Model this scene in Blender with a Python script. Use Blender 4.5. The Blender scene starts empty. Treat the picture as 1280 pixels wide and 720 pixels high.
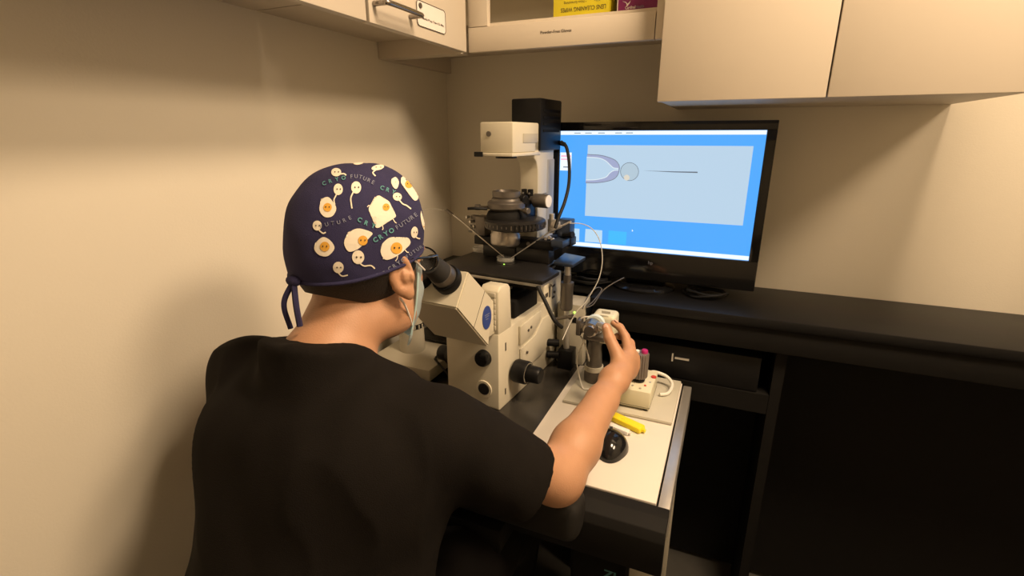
import bpy, bmesh, math, random
import numpy as np
from mathutils import Vector, Matrix
from mathutils.bvhtree import BVHTree
from math import sin, cos, pi, radians, sqrt

random.seed(7)
SC = bpy.context.scene
COL = SC.collection

# ------------------------------------------------------------------ camera, world, lights, exposure
FPX = 620.0
PITCH, YAW, CAMH = radians(17), radians(23.4), 1.36
cam_d = bpy.data.cameras.new('camera')
cam = bpy.data.objects.new('camera', cam_d); COL.objects.link(cam)
cam_d.sensor_width = 36; cam_d.lens = FPX / 1280 * 36; cam_d.clip_start = .02
cam.location = (0, 0, CAMH); cam.rotation_euler = (pi/2 - PITCH, 0, YAW)
SC.camera = cam

wd = bpy.data.worlds.new('world'); SC.world = wd; wd.use_nodes = True
wd.node_tree.nodes['Background'].inputs[0].default_value = (1, .85, .65, 1)
wd.node_tree.nodes['Background'].inputs[1].default_value = .02

def lamp(name, typ, loc, target, power, color, **kw):
    d = bpy.data.lights.new(name, typ); d.energy = power; d.color = color
    for k, v in kw.items(): setattr(d, k, v)
    o = bpy.data.objects.new(name, d); COL.objects.link(o); o.location = loc
    o.rotation_euler = (Vector(target) - Vector(loc)).to_track_quat('-Z', 'Y').to_euler()
    return o
WARM = (1.0, .73, .47)
LAMP = Vector((1.12, .62, 2.44))          # unseen key spot aimed at the bench, cone shaped to dim the sides
lamp('ceiling_spot_light', 'SPOT', LAMP - Vector((0, 0, .07)), (-.34, 1.08, 1.30), 112, WARM,
     spot_size=radians(76), spot_blend=1.0, shadow_soft_size=.24)
LAMP2 = Vector((.40, .62, 2.47))         # added round fill light, unseen, to lift walls and cabinets
lamp('fill_disc_light', 'AREA', LAMP2 - Vector((0, 0, .03)), LAMP2 - Vector((0, 0, 1)), 29, WARM,
     shape='DISK', size=.34)
vs = SC.view_settings
vs.view_transform = 'Standard'; vs.look = 'None'; vs.gamma = 1; vs.use_curve_mapping = False
vs.exposure = 0.0

_tc = {}
def glyphs(txt, bold=0.0, spacing=1):
    """flat mesh of a text line: (vertices 2D, faces, width); height of capitals about .7"""
    key = (txt, bold, spacing)
    if key not in _tc:
        c = bpy.data.curves.new('t', 'FONT'); c.body = txt; c.size = 1; c.offset = bold; c.space_character = spacing; c.resolution_u = 3
        o = bpy.data.objects.new('t', c); COL.objects.link(o)
        dg = bpy.context.evaluated_depsgraph_get(); me = o.evaluated_get(dg).to_mesh()
        vs_ = [(v.co.x, v.co.y) for v in me.vertices]; fs = [tuple(p.vertices) for p in me.polygons]
        o.evaluated_get(dg).to_mesh_clear(); bpy.data.objects.remove(o); bpy.data.curves.remove(c)
        _tc[key] = (vs_, fs)
    return _tc[key]
for _t, _b in (('Media Prep Tape CL Mat', .01), ('Powder-Free Gloves', .012), ('LENS CLEANING WIPES', .012), ('\u2022 Non-Scratching', .004), ('\u2022 Non-Streaking', .004),
               ('Cardinal', .016), ('Health', .0), ('ZI', .03), ('hp', .01)): glyphs(_t, _b, 1)
for _b in (.005, .02, .03):
    for _t in 'CRYOFUTE': glyphs(_t, _b)

# ------------------------------------------------------------------ pixels to places
_f = np.array([-sin(YAW)*cos(PITCH), cos(YAW)*cos(PITCH), -sin(PITCH)])
_r = np.array([cos(YAW), sin(YAW), 0]); _u = np.cross(_r, _f)
_C = np.array([0, 0, CAMH])
def ray(x, y): return _f + _r*(x-640)/FPX + _u*(360-y)/FPX
def atD(x, y, d): return Vector(_C + ray(x, y)*d)
def atX(x, y, v): d = ray(x, y); return Vector(_C + d*v/d[0])
def atY(x, y, v): d = ray(x, y); return Vector(_C + d*v/d[1])
def atZ(x, y, v): d = ray(x, y); return Vector(_C + d*(v-CAMH)/d[2])
# frame of the microscope (right, depth, up)
TH = radians(5)
MO = np.array([-.430, .918, .752]); MA = np.array([sin(TH), cos(TH), 0]); MB_ = np.array([cos(TH), -sin(TH), 0])
def mloc(p): q = np.array(p) - MO; return Vector((q@MB_, q@MA, q[2]))
def mw(b, a, z): return Vector(MO + MB_*b + MA*a + np.array([0, 0, z]))
def mb(x, y, b): d = ray(x, y); return mloc(_C + d*((b-(_C-MO)@MB_)/(d@MB_)))
def ma(x, y, a): d = ray(x, y); return mloc(_C + d*((a-(_C-MO)@MA)/(d@MA)))
def mz(x, y, z): return mloc(np.array(atZ(x, y, MO[2]+z)))

# ------------------------------------------------------------------ materials
MATS = {}
def mat(name, col, rough=.5, metal=0, var=.06, scale=30, bump=0, bscale=200, **kw):
    m = bpy.data.materials.new(name); m.use_nodes = True; nt = m.node_tree
    b = nt.nodes['Principled BSDF']
    b.inputs['Roughness'].default_value = rough; b.inputs['Metallic'].default_value = metal
    tc = nt.nodes.new('ShaderNodeTexCoord')
    n = nt.nodes.new('ShaderNodeTexNoise'); n.inputs['Scale'].default_value = scale; n.inputs['Detail'].default_value = 4
    nt.links.new(tc.outputs['Object'], n.inputs['Vector'])
    mx = nt.nodes.new('ShaderNodeMix'); mx.data_type = 'RGBA'
    mx.inputs[6].default_value = (*[c*(1-var) for c in col], 1); mx.inputs[7].default_value = (*[min(1, c*(1+var)) for c in col], 1)
    nt.links.new(n.outputs['Fac'], mx.inputs[0]); nt.links.new(mx.outputs[2], b.inputs['Base Color'])
    if bump:
        n2 = nt.nodes.new('ShaderNodeTexNoise'); n2.inputs['Scale'].default_value = bscale; n2.inputs['Detail'].default_value = 3
        nt.links.new(tc.outputs['Object'], n2.inputs['Vector'])
        bp = nt.nodes.new('ShaderNodeBump'); bp.inputs['Strength'].default_value = bump; bp.inputs['Distance'].default_value = .002
        nt.links.new(n2.outputs['Fac'], bp.inputs['Height']); nt.links.new(bp.outputs[0], b.inputs['Normal'])
    for k, v in kw.items(): b.inputs[k.replace('_', ' ')].default_value = v
    MATS[name] = m
    return m
def emat(name, col, s):
    m = bpy.data.materials.new(name); m.use_nodes = True; nt = m.node_tree
    b = nt.nodes['Principled BSDF']; b.inputs['Base Color'].default_value = (.01, .01, .01, 1); b.inputs['Roughness'].default_value = .35
    b.inputs['Emission Color'].default_value = (*col, 1); b.inputs['Emission Strength'].default_value = s
    return m
def srgb(r, g, b):
    return tuple(((c/255)/12.92 if c <= 10 else ((c/255+.055)/1.055)**2.4) for c in (r, g, b))

M_wall = mat('wall_paint', (.80, .75, .64), .85, var=.02, scale=6, bump=.12, bscale=260)
M_ceil = mat('ceiling_paint', (.78, .76, .70), .9, var=.02)
M_floor = mat('floor_vinyl', (.10, .095, .085), .45, var=.15, scale=40)
M_cab = mat('cabinet_laminate', (.64, .575, .48), .42, var=.02, scale=5)
M_cabin = mat('cabinet_inside', (.74, .69, .56), .7, var=.03)
M_gap = mat('dark_gap', (.07, .06, .05), .8)
M_steel = mat('brushed_steel', (.62, .60, .57), .36, .75, var=.08, scale=60)
M_dsteel = mat('dark_steel', (.16, .145, .13), .4, .7, var=.1, scale=60)
M_chrome = mat('worn_chrome', (.34, .31, .28), .25, .9, var=.15, scale=60)
M_barrel = mat('satin_barrel', (.42, .39, .36), .3, .85, var=.06)
M_grip = mat('grip_grey', (.25, .22, .20), .45, .5, var=.1)
M_table = mat('table_steel', (.052, .048, .042), .22, .25, var=.35, scale=14)
M_black = mat('black_plastic', (.008, .008, .0085), .40, var=.15, bump=.06, bscale=600, Specular_IOR_Level=.22)
M_blackm = mat('black_matte', (.009, .0085, .008), .7, var=.15, Specular_IOR_Level=.15)
M_blackg = mat('black_gloss', (.010, .010, .011), .12, var=.1)
M_blackmet = mat('black_anodised', (.016, .015, .0145), .34, .0, var=.2, scale=50, Specular_IOR_Level=.35)
M_bluetint = mat('blue_tinted_metal', (.035, .05, .085), .35, .4, var=.1)  # blue in the colour imitates monitor reflection on the post's plate
M_cream = mat('scope_cream_paint', (.64, .60, .48), .45, var=.03, scale=20, bump=.05, bscale=500)
M_creamd = mat('scope_cream_label', (.46, .43, .35), .5, var=.04)
M_blue = mat('blue_badge', (.035, .065, .26), .4)
M_board = mat('white_board', (.70, .66, .60), .5, var=.02, scale=8)
M_tray = mat('tray_plastic', (.52, .50, .42), .45, var=.03)
M_boxc = mat('control_box_cream', (.68, .65, .49), .45, var=.03)
M_rubber = mat('rubber', (.02, .019, .018), .75, bump=.1, bscale=400)
M_pad = mat('arm_pad_foam', (.014, .013, .012), .6, bump=.15, bscale=300, Specular_IOR_Level=.25)
M_yellow = mat('yellow_plastic', (.86, .70, .02), .4)
M_white = mat('white_plastic', (.80, .78, .74), .4)
M_tube = mat('white_tubing', (.72, .70, .64), .35)
M_tubec = mat('clear_tubing', (.62, .61, .56), .3, Alpha=.75)
M_cable = mat('black_cable', (.009, .009, .009), .55, Specular_IOR_Level=.25)
M_magenta = mat('magenta_button', (.42, .02, .16), .35)
M_red = mat('red_button', (.55, .05, .03), .4)
M_ybox = mat('yellow_card', (.72, .62, .02), .5)
M_pbox = mat('purple_card', (.20, .012, .11), .5)
M_wcard = mat('white_card', (.80, .74, .70), .55)
M_ink = mat('dark_ink', (.05, .04, .03), .6)
M_inky = mat('olive_ink', (.13, .11, .02), .6)
M_grn = mat('badge_green', (.10, .16, .09), .5)
M_teal = mat('cap_teal_ink', (.10, .30, .32), .8)
M_grey = mat('cap_grey_ink', (.22, .24, .33), .8)
M_eggw = mat('cap_egg_white', (.80, .74, .62), .85)
M_yolk = mat('cap_egg_yolk', (.72, .38, .05), .85)
M_cap = mat('cap_cotton', (.022, .020, .075), .9, var=.15, scale=60, bump=.35, bscale=900)
M_scrub = mat('scrub_cotton', (.0085, .0070, .0060), .88, var=.2, scale=25, bump=.3, bscale=700, Specular_IOR_Level=.12)
M_trous = mat('trouser_cotton', (.007, .006, .006), .9, var=.2, bump=.3, bscale=600, Specular_IOR_Level=.12)
M_hair = mat('hair', (.016, .012, .010), .6, var=.4, scale=200, bump=.6, bscale=500)
M_mask = mat('mask_fabric', (.62, .72, .74), .85, var=.04, bump=.25, bscale=500)
M_maskb = mat('mask_blue', (.42, .62, .65), .85, var=.05)
M_loop = mat('ear_loop', (.85, .82, .78), .8)
M_nail = mat('nail', (.70, .42, .32), .3)
M_gum = mat('glass_lens', (.9, .9, .9), .05, Transmission_Weight=1.0, IOR=1.1, var=0)
M_clear = mat('clear_plastic', (.85, .86, .84), .08, Alpha=.28, var=0, Specular_IOR_Level=.8)
M_green = emat('green_led', (.45, 1, .1), 2.5)
M_lampface = emat('lamp_face', WARM, 6)

m = mat('skin', (.48, .26, .15), .5, var=.09, scale=35, bump=.22, bscale=450)
b_ = m.node_tree.nodes['Principled BSDF']
b_.inputs['Subsurface Weight'].default_value = .10; b_.inputs['Subsurface Radius'].default_value = (.012, .005, .003)
b_.inputs['Subsurface Scale'].default_value = .5
M_skin = m

# ------------------------------------------------------------------ mesh helpers
V = Vector
def frame(d):
    d = V(d).normalized(); a = V((0, 0, 1)) if abs(d.z) < .9 else V((1, 0, 0))
    x = a.cross(d).normalized(); return x, d.cross(x), d
def add_box(bm, lo, hi, bev=0, seg=2):
    lo, hi = V(lo), V(hi)
    r = bmesh.ops.create_cube(bm, size=1, matrix=Matrix.Translation((lo+hi)/2) @ Matrix.Diagonal((*[abs(h-l) for h, l in zip(hi, lo)], 1)))
    if bev:
        es = set(e for v in r['verts'] for e in v.link_edges)
        bmesh.ops.bevel(bm, geom=list(es), offset=bev, segments=seg, affect='EDGES', profile=.5)
    return bm
def add_lathe(bm, p, d, prof, n=28):
    """prof: list of (distance along d, radius)"""
    x, y, d = frame(d); p = V(p); rings = []
    for t, r in prof:
        if r < 1e-6: rings.append([bm.verts.new(p + d*t)])
        else: rings.append([bm.verts.new(p + d*t + (x*cos(2*pi*i/n) + y*sin(2*pi*i/n))*r) for i in range(n)])
    for A_, B_ in zip(rings, rings[1:]):
        if len(A_) == 1 and len(B_) == 1: continue
        for i in range(n):
            j = (i+1) % n
            if len(A_) == 1: bm.faces.new((A_[0], B_[i], B_[j]))
            elif len(B_) == 1: bm.faces.new((A_[i], B_[0], A_[j]))
            else: bm.faces.new((A_[i], A_[j], B_[j], B_[i]))
    if len(rings[0]) > 1: bm.faces.new(rings[0])
    if len(rings[-1]) > 1: bm.faces.new(rings[-1])
    return bm
def add_cyl(bm, p0, p1, r0, r1=None, n=24, bev=0):
    p0, p1 = V(p0), V(p1); L = (p1-p0).length; r1 = r0 if r1 is None else r1
    pr = [(0, r0), (L, r1)] if not bev else [(0, r0-bev), (bev, r0), (L-bev, r1), (L, r1-bev)]
    return add_lathe(bm, p0, p1-p0, pr, n)
def spline(pts, n=8):
    P = [V(p) for p in pts]
    if len(P) < 3: return P
    P = [P[0]*2-P[1]] + P + [P[-1]*2-P[-2]]; out = []
    for i in range(1, len(P)-2):
        a, b, c, d = P[i-1:i+3]
        for k in range(n):
            t = k/n
            out.append(.5*((2*b) + (c-a)*t + (2*a-5*b+4*c-d)*t*t + (3*b-a-3*c+d)*t**3))
    out.append(P[-2]); return out
def add_tube(bm, pts, r, n=8, smooth=8, taper=None):
    P = spline(pts, smooth) if smooth else [V(p) for p in pts]
    t0 = (P[1]-P[0]).normalized(); x, y, _ = frame(t0); rings = []
    for i, p in enumerate(P):
        t = (P[min(i+1, len(P)-1)] - P[max(i-1, 0)]).normalized()
        x = (x - t*x.dot(t)).normalized(); y = t.cross(x)
        rr = r if taper is None else r + (taper-r)*i/(len(P)-1)
        rings.append([bm.verts.new(p + (x*cos(2*pi*k/n)+y*sin(2*pi*k/n))*rr) for k in range(n)])
    for A_, B_ in zip(rings, rings[1:]):
        for i in range(n): bm.faces.new((A_[i], A_[(i+1) % n], B_[(i+1) % n], B_[i]))
    bm.faces.new(rings[0]); bm.faces.new(rings[-1]); return bm
def add_prism(bm, poly, off, bev=0):
    """poly: list of 3D points of a planar outline, swept by off"""
    a = [bm.verts.new(V(p)) for p in poly]; b = [bm.verts.new(V(p)+V(off)) for p in poly]
    fs = [bm.faces.new(a), bm.faces.new(b)]
    n = len(a)
    for i in range(n): fs.append(bm.faces.new((a[i], a[(i+1) % n], b[(i+1) % n], b[i])))
    if bev:
        bmesh.ops.recalc_face_normals(bm, faces=fs)
        es = set(e for v in a+b for e in v.link_edges)
        bmesh.ops.bevel(bm, geom=list(es), offset=bev, segments=2, affect='EDGES', profile=.5)
    return bm
def add_ell(bm, c, r, rot=None, u=24, v=14):
    Mx = Matrix.Translation(V(c)) @ (rot.to_4x4() if rot else Matrix()) @ Matrix.Diagonal((*r, 1))
    bmesh.ops.create_uvsphere(bm, u_segments=u, v_segments=v, radius=1, matrix=Mx); return bm
def N(): return bmesh.new()
def obj(name, bm, material, parent=None, sharp=38):
    bmesh.ops.recalc_face_normals(bm, faces=bm.faces)
    for f in bm.faces: f.smooth = True
    for e in bm.edges:
        if len(e.link_faces) == 2 and e.calc_face_angle(0) > radians(sharp): e.smooth = False
    me = bpy.data.meshes.new(name); bm.to_mesh(me); bm.free()
    me.materials.append(material)
    o = bpy.data.objects.new(name, me); COL.objects.link(o)
    if parent: o.parent = parent
    return o
def tag(o, label, cat, group=None):
    o['label'] = label; o['category'] = cat
    if group: o['group'] = group
    return o
def thing(name, label, cat, loc=(0, 0, 0), rz=0, group=None):
    o = bpy.data.objects.new(name, None); COL.objects.link(o); o.location = loc; o.rotation_euler = (0, 0, rz)
    o.empty_display_size = .05
    return tag(o, label, cat, group)
def struct(name, bm, material): o = obj(name, bm, material); o['kind'] = 'structure'; return o
def wparent(o, p):
    """parent an object built in world coordinates under an unrotated empty"""
    o.parent = p; o.matrix_parent_inverse = Matrix.Translation(-V(p.location)) if p.rotation_euler.z == 0 else (Matrix.Translation(p.location) @ Matrix.Rotation(p.rotation_euler.z, 4, 'Z')).inverted()
    return o
def wobj(name, bm, material, p, sharp=38): return wparent(obj(name, bm, material, None, sharp), p)
def add_text(bm, txt, org, ux, uy, h, width=None, bold=0, spacing=1, centre=False):
    vs_, fs = glyphs(txt, bold, spacing)
    x0 = min(v[0] for v in vs_); x1 = max(v[0] for v in vs_)
    s = h/.7; sx = width/(x1-x0) if width else s
    ux, uy = V(ux).normalized(), V(uy).normalized(); dx = (x0+x1)/2 if centre else x0
    bv = [bm.verts.new(V(org) + ux*(x-dx)*sx + uy*y*s) for x, y in vs_]
    for f in fs:
        try: bm.faces.new([bv[i] for i in f])
        except ValueError: pass
    return bm

# ------------------------------------------------------------------ the room
XL, YB, XR, YF, ZC = -.88, 1.50, 1.55, -1.35, 2.5
struct('floor', add_box(N(), (XL-.1, YF-.1, -.05), (XR+.1, YB+.1, 0)), M_floor)
struct('ceiling', add_box(N(), (XL-.1, YF-.1, ZC), (XR+.1, YB+.1, ZC+.05)), M_ceil)
struct('wall_back', add_box(N(), (XL-.1, YB, 0), (XR+.1, YB+.1, ZC)), M_wall)
struct('wall_left', add_box(N(), (XL-.1, YF, 0), (XL, YB, ZC)), M_wall)
struct('wall_right', add_box(N(), (XR, YF, 0), (XR+.1, YB, ZC)), M_wall)
struct('wall_front', add_box(N(), (XL-.1, YF-.1, 0), (XR+.1, YF, ZC)), M_wall)
# unseen ceiling lamps: the key spot and the added fill disc
t = thing('ceiling_spotlight', 'wide round ceiling spotlight aimed at the microscope bench, cone shaped to dim the sides', 'lamp', LAMP)
obj('housing', add_lathe(N(), (0, 0, .06), (0, 0, -1), [(0, .24), (.03, .24), (.055, .22), (.055, .20), (.03, .19)], 40), M_white, t)
obj('bulb_face', add_lathe(N(), (0, 0, .028), (0, 0, -1), [(0, .188), (.006, .188)], 36), M_lampface, t)
t = thing('fill_disc_lamp', 'added flat round fill lamp, unseen, between the wall cabinets and the spotlight', 'lamp', LAMP2)
obj('rim', add_lathe(N(), (0, 0, .03), (0, 0, -1), [(0, .2), (.045, .19), (.045, .18), (.03, .178)], 40), M_white, t)

# ------------------------------------------------------------------ wall cabinets
CX, CY, CZ = -.615, 1.155, 1.552     # front of the left run, front of the back run, lower edge
def left_cabinet(y0, y1, label, handle, plate):
    t = thing('wall_cabinet', label, 'cabinet', (XL, y0, CZ))
    wobj('body', add_box(N(), (XL, y0, CZ+.04), (CX-.02, y1, 2.25)), M_cab, t)
    d = wobj('door', add_box(N(), (CX-.018, y0+.002, CZ), (CX, y1-.002, 2.25), .0015), M_cab, t)
    if handle:
        h0, h1 = handle; x = CX+.03; z = CZ+.032; bm = N()
        add_tube(bm, [(CX+.0015, h0, z), (x-.008, h0, z), (x, h0+.010, z), (x, h1-.010, z), (x-.008, h1, z), (CX+.0015, h1, z)], .0048, 12, 6)
        h = wobj('handle', bm, M_chrome, t); h['label'] = 'curved brushed steel bar handle'
    if plate:
        y0_, y1_, z0_, z1_ = plate; r = .008
        out = []
        for cx, cz, a0 in ((y1_-r, z1_-r, 0), (y0_+r, z1_-r, 90), (y0_+r, z0_+r, 180), (y1_-r, z0_+r, 270)):
            for k in range(6):
                a = radians(a0 + k*18); out.append((cx + r*cos(a), cz + r*sin(a)))
        wobj('label_plate', add_prism(N(), [(CX+.0005, a, b) for a, b in out], (.0012, 0, 0)), M_wcard, t)
        bm = N(); P = [V((CX+.002, a, b)) for a, b in out]; add_tube(bm, P + [P[0]], .0007, 5, 0)
        wobj('label_border', bm, M_ink, t)
        bm = N(); add_text(bm, 'Media Prep Tape CL Mat', (CX+.0025, y0_+.018, z0_+.014), (0, 1, 0), (0, 0, 1), .0042, y1_-y0_-.026, .01)
        wobj('label_lettering', bm, M_ink, t)
        wobj('door_lock', add_cyl(N(), (CX, y0_+.012, z1_-.009), (CX+.004, y0_+.012, z1_-.009), .005), M_gap, t)
    return t
left_cabinet(.790, CY-.004, 'cream wall cabinet with steel bar handle and framed label beside the shelf unit', (.806, .916), (.940, 1.050, CZ+.022, CZ+.068))
left_cabinet(.235, .786, 'cream wall cabinet with a plain door front, next to the labelled one', (.30, .41), None)

# open shelf unit on the back wall
t = thing('shelf_unit', 'cream wall shelf unit with open front lip holding boxes', 'shelf', (CX, CY, CZ))
SX0, SX1 = CX+.002, -.160
wobj('side_panel', add_box(N(), (XL+.002, CY+.001, CZ), (XL+.02, YB-.001, 2.25)), M_cab, t)
wobj('front_panel', add_box(N(), (XL+.02, CY, CZ), (CX-.02, CY+.018, CZ+.045)), M_cab, t)
wobj('corner_rail', add_box(N(), (XL+.02, CY+.018, CZ+.0), (CX-.02, CY+.036, CZ+.006)), M_cab, t)
wobj('shelf_board', add_box(N(), (XL+.02, CY+.018, CZ+.045), (SX1, YB-.001, CZ+.063)), M_cab, t)
wobj('front_lip', add_box(N(), (SX0, CY, CZ), (SX1-.02, CY+.018, CZ+.053), .001), M_cab, t)
wobj('stile', add_box(N(), (SX0, CY+.001, CZ+.0545), (SX0+.050, CY+.018, 2.25), .001), M_cab, t)
wobj('stile', add_box(N(), (SX1-.0185, CY+.001, CZ), (SX1, CY+.018, 2.25), .001), M_cab, t)
wobj('back_panel', add_box(N(), (XL+.02, YB-.02, CZ+.063), (SX1, YB-.002, 2.25)), M_cabin, t)
wobj('shelf_board', add_box(N(), (SX0, CY+.02, 1.93), (SX1-.004, YB-.02, 1.948)), M_cab, t)
bm = N(); add_text(bm, 'Powder-Free Gloves', (-.430, CY-.0006, CZ+.0275), (1, 0, 0), (0, 0, 1), .0060, .072, .012)
wobj('lip_lettering', bm, M_ink, t)
# tall cabinet to the right of the shelf
t = thing('wall_cabinet', 'deep cream wall cabinet hanging lower than the shelf, above the monitor', 'cabinet', (SX1, 1.12, 1.43))
wobj('body', add_box(N(), (SX1+.004, 1.122, 1.430), (.44, YB-.001, 2.25)), M_cab, t)
wobj('door', add_box(N(), (SX1+.004, 1.10, 1.427), (.139, 1.12, 2.25), .0015), M_cab, t)
wobj('door', add_box(N(), (.142, 1.10, 1.427), (.44, 1.12, 2.25), .0015), M_cab, t)

# boxes on the shelf
ZS = CZ+.063
t = thing('wipes_box', 'yellow card box of lens cleaning wipes standing upside down on the shelf', 'box', (-.35, 1.2, ZS))
wobj('carton', add_box(N(), (-.415, 1.195, ZS), (-.287, 1.29, ZS+.11), .0012), M_ybox, t)
yf = 1.1944
bm = N(); add_text(bm, 'LENS CLEANING WIPES', (-.294, yf, ZS+.0205), (-1, 0, 0), (0, 0, -1), .0085, .103, .012); wobj('box_lettering', bm, M_inky, t)
bm = N(); add_text(bm, '\u2022 Non-Scratching', (-.338, yf, ZS+.0325), (-1, 0, 0), (0, 0, -1), .0050, .052, .004)
add_text(bm, '\u2022 Non-Streaking', (-.338, yf, ZS+.0425), (-1, 0, 0), (0, 0, -1), .0050, .050, .004); wobj('box_lettering', bm, M_inky, t)
bm = N(); add_lathe(bm, (-.312, yf+.0004, ZS+.043), (0, -1, 0), [(0, .0115), (.0005, .0115)], 30); wobj('seal', bm, M_grn, t)
bm = N()
for k in range(24):
    a = 2*pi*k/24; c = V((-.312+.0142*cos(a), yf, ZS+.043+.0142*sin(a))); add_ell(bm, c, (.0011, .0003, .0011), None, 6, 4)
wobj('seal_ring', bm, M_grn, t)
t = thing('glove_box', 'purple and white card glove box beside the yellow wipes box', 'box', (-.225, 1.2, ZS))
wobj('carton', add_box(N(), (-.270, 1.195, ZS), (-.183, 1.31, ZS+.13), .0012), M_wcard, t)
wobj('purple_panel', add_box(N(), (-.267, 1.1942, ZS+.001), (-.1835, 1.1952, ZS+.0285)), M_pbox, t)
bm = N(); add_text(bm, 'Cardinal', (-.2515, 1.1937, ZS+.0065), (1, 0, 0), (0, 0, 1), .0056, .0215, .016); wobj('box_lettering', bm, M_wcard, t)
bm = N(); add_text(bm, 'Health', (-.229, 1.1937, ZS+.0065), (1, 0, 0), (0, 0, 1), .0056, .017, .0); wobj('box_lettering', bm, M_grey, t)
bm = N()
for poly in ([(-.259, .0225), (-.251, .0205), (-.247, .0165), (-.2445, .0185), (-.240, .0225), (-.243, .0165), (-.2465, .0125), (-.250, .0110), (-.2485, .0145), (-.2505, .0185)],):
    vsx = [bm.verts.new((x, 1.1937, ZS+z)) for x, z in poly]; bm.faces.new(vsx)
wobj('bird_emblem', bm, M_wcard, t)

# ------------------------------------------------------------------ table
TZ = .752
t = thing('lab_table', 'dark steel topped lab table with thick black front edge', 'table', (-.45, .97, 0))
wobj('table_top', add_box(N(), (XL+.004, .70, TZ-.035), (-.052, 1.215, TZ), .002), M_table, t)
wobj('table_top_rear', add_box(N(), (XL+.004, 1.2155, TZ-.035), (-.310, 1.312, TZ), .002), M_table, t)
bm = N()
add_prism(bm, [(XL+.004, y, z) for y, z in ((.7155, TZ+.006), (.7405, TZ+.006), (.7405, TZ-.01), (.70, TZ-.01), (.70, TZ-.085), (.682, TZ-.085), (.682, TZ-.018), (.690, TZ-.002))], (-.030-XL-.004, 0, 0), .002)
wobj('front_edge', bm, M_blackm, t)
o = wobj('side_rail', add_box(N(), (-.050, .742, TZ-.06), (-.030, 1.215, TZ+.002), .002), M_steel, t); o['label'] = 'bare metal side rail of the table'
wobj('apron', add_box(N(), (XL+.05, 1.18, TZ-.12), (-.06, 1.20, TZ-.036)), M_black, t)
for x, y in ((-.062, .73), (-.062, 1.19), (XL+.05, .73), (XL+.05, 1.19)):
    wobj('leg', add_box(N(), (x-.022, y-.022, 0), (x+.022, y+.022, TZ-.0355), .003), M_creamd, t)
t = thing('arm_pad', 'black foam arm rest pad clamped to the front edge of the table', 'arm rest', (-.36, .68, TZ))
bm = N(); add_box(bm, (-.60, .640, TZ-.045), (-.163, .712, TZ+.036), .024, 5); wobj('cushion', bm, M_pad, t)
wobj('bracket', add_box(N(), (-.42, .64, TZ-.105), (-.30, .700, TZ-.056), .003), M_blackm, t)
# machine under the table
t = thing('computer_tower', 'black computer case with pale teal lettering under the table', 'computer', (-.13, .8, 0))
wobj('case', add_box(N(), (-.205, .765, .22), (-.09, 1.15, .655), .006), M_black, t)
wobj('front_panel', add_box(N(), (-.200, .757, .23), (-.095, .766, .645), .003), M_blackm, t)
bm = N(); add_text(bm, 'ZI', (-.137, .7565, .553), (1, 0, 0), (0, 0, 1), .017, .024, .03); wobj('emblem', bm, M_teal, t)
t2 = tag(obj('foot_block', add_box(N(), (-.215, .80, 0), (-.08, 1.14, .219), .01), M_blackm), 'black plinth box under the computer case', 'box')

# ------------------------------------------------------------------ board and tray on the table
tag(obj('work_board', add_box(N(), (-.322, .7425, TZ+.0005), (-.053, 1.212, TZ+.008), .0015), M_board), 'cream white board lying on the right end of the table', 'board')
bm = N(); o4 = [(-.303, 1.000), (-.056, 1.000), (-.056, 1.208), (-.303, 1.208)]
add_prism(bm, [(x, y, TZ+.0085) for x, y in o4], (0, 0, .008), .0025)
tag(obj('device_tray', bm, M_tray), 'thin greyish cream plastic tray under the joystick and control box', 'tray')
TB = TZ+.0165     # top of tray
BD = TZ+.008      # top of board

# ------------------------------------------------------------------ bench behind the table and things on it
t = thing('monitor_bench', 'black raised bench along the back wall carrying the monitor', 'bench', (.2, 1.36, 0))
wobj('bench_top', add_box(N(), (-.305, 1.22, .932), (XR-.3, YB-.002, .956), .004), M_black, t)
wobj('bench_wing', add_box(N(), (XL+.002, 1.315, .932), (-.306, YB-.002, .956), .004), M_black, t)
wobj('front_panel', add_box(N(), (-.300, 1.228, .872), (XR-.3, 1.246, .9315), .002), M_blackm, t)
wobj('back_panel', add_box(N(), (XL+.002, 1.470, .02), (XR-.3, 1.488, .9315)), M_blackm, t)
for x in (XL+.05, -.29, .16, XR-.35):
    wobj('bench_leg', add_box(N(), (x-.012, 1.322 if x < -.5 else 1.248, 0), (x+.012, 1.468, .9315)), M_blackm, t)
t = thing('desktop_computer', 'flat black desktop computer with small silver badge under the raised bench', 'computer', (.0, 1.3, .752))
wobj('shelf', add_box(N(), (-.277, 1.247, .700), (.147, 1.465, .7515)), M_blackm, t)
wobj('case', add_box(N(), (-.20, 1.25, .752), (.12, 1.46, .845), .004), M_black, t)
bm = N(); add_box(bm, (-.088, 1.2475, .800), (-.084, 1.2502, .822)); add_box(bm, (-.080, 1.2475, .808), (-.045, 1.2502, .813)); wobj('badge', bm, M_steel, t)

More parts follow.
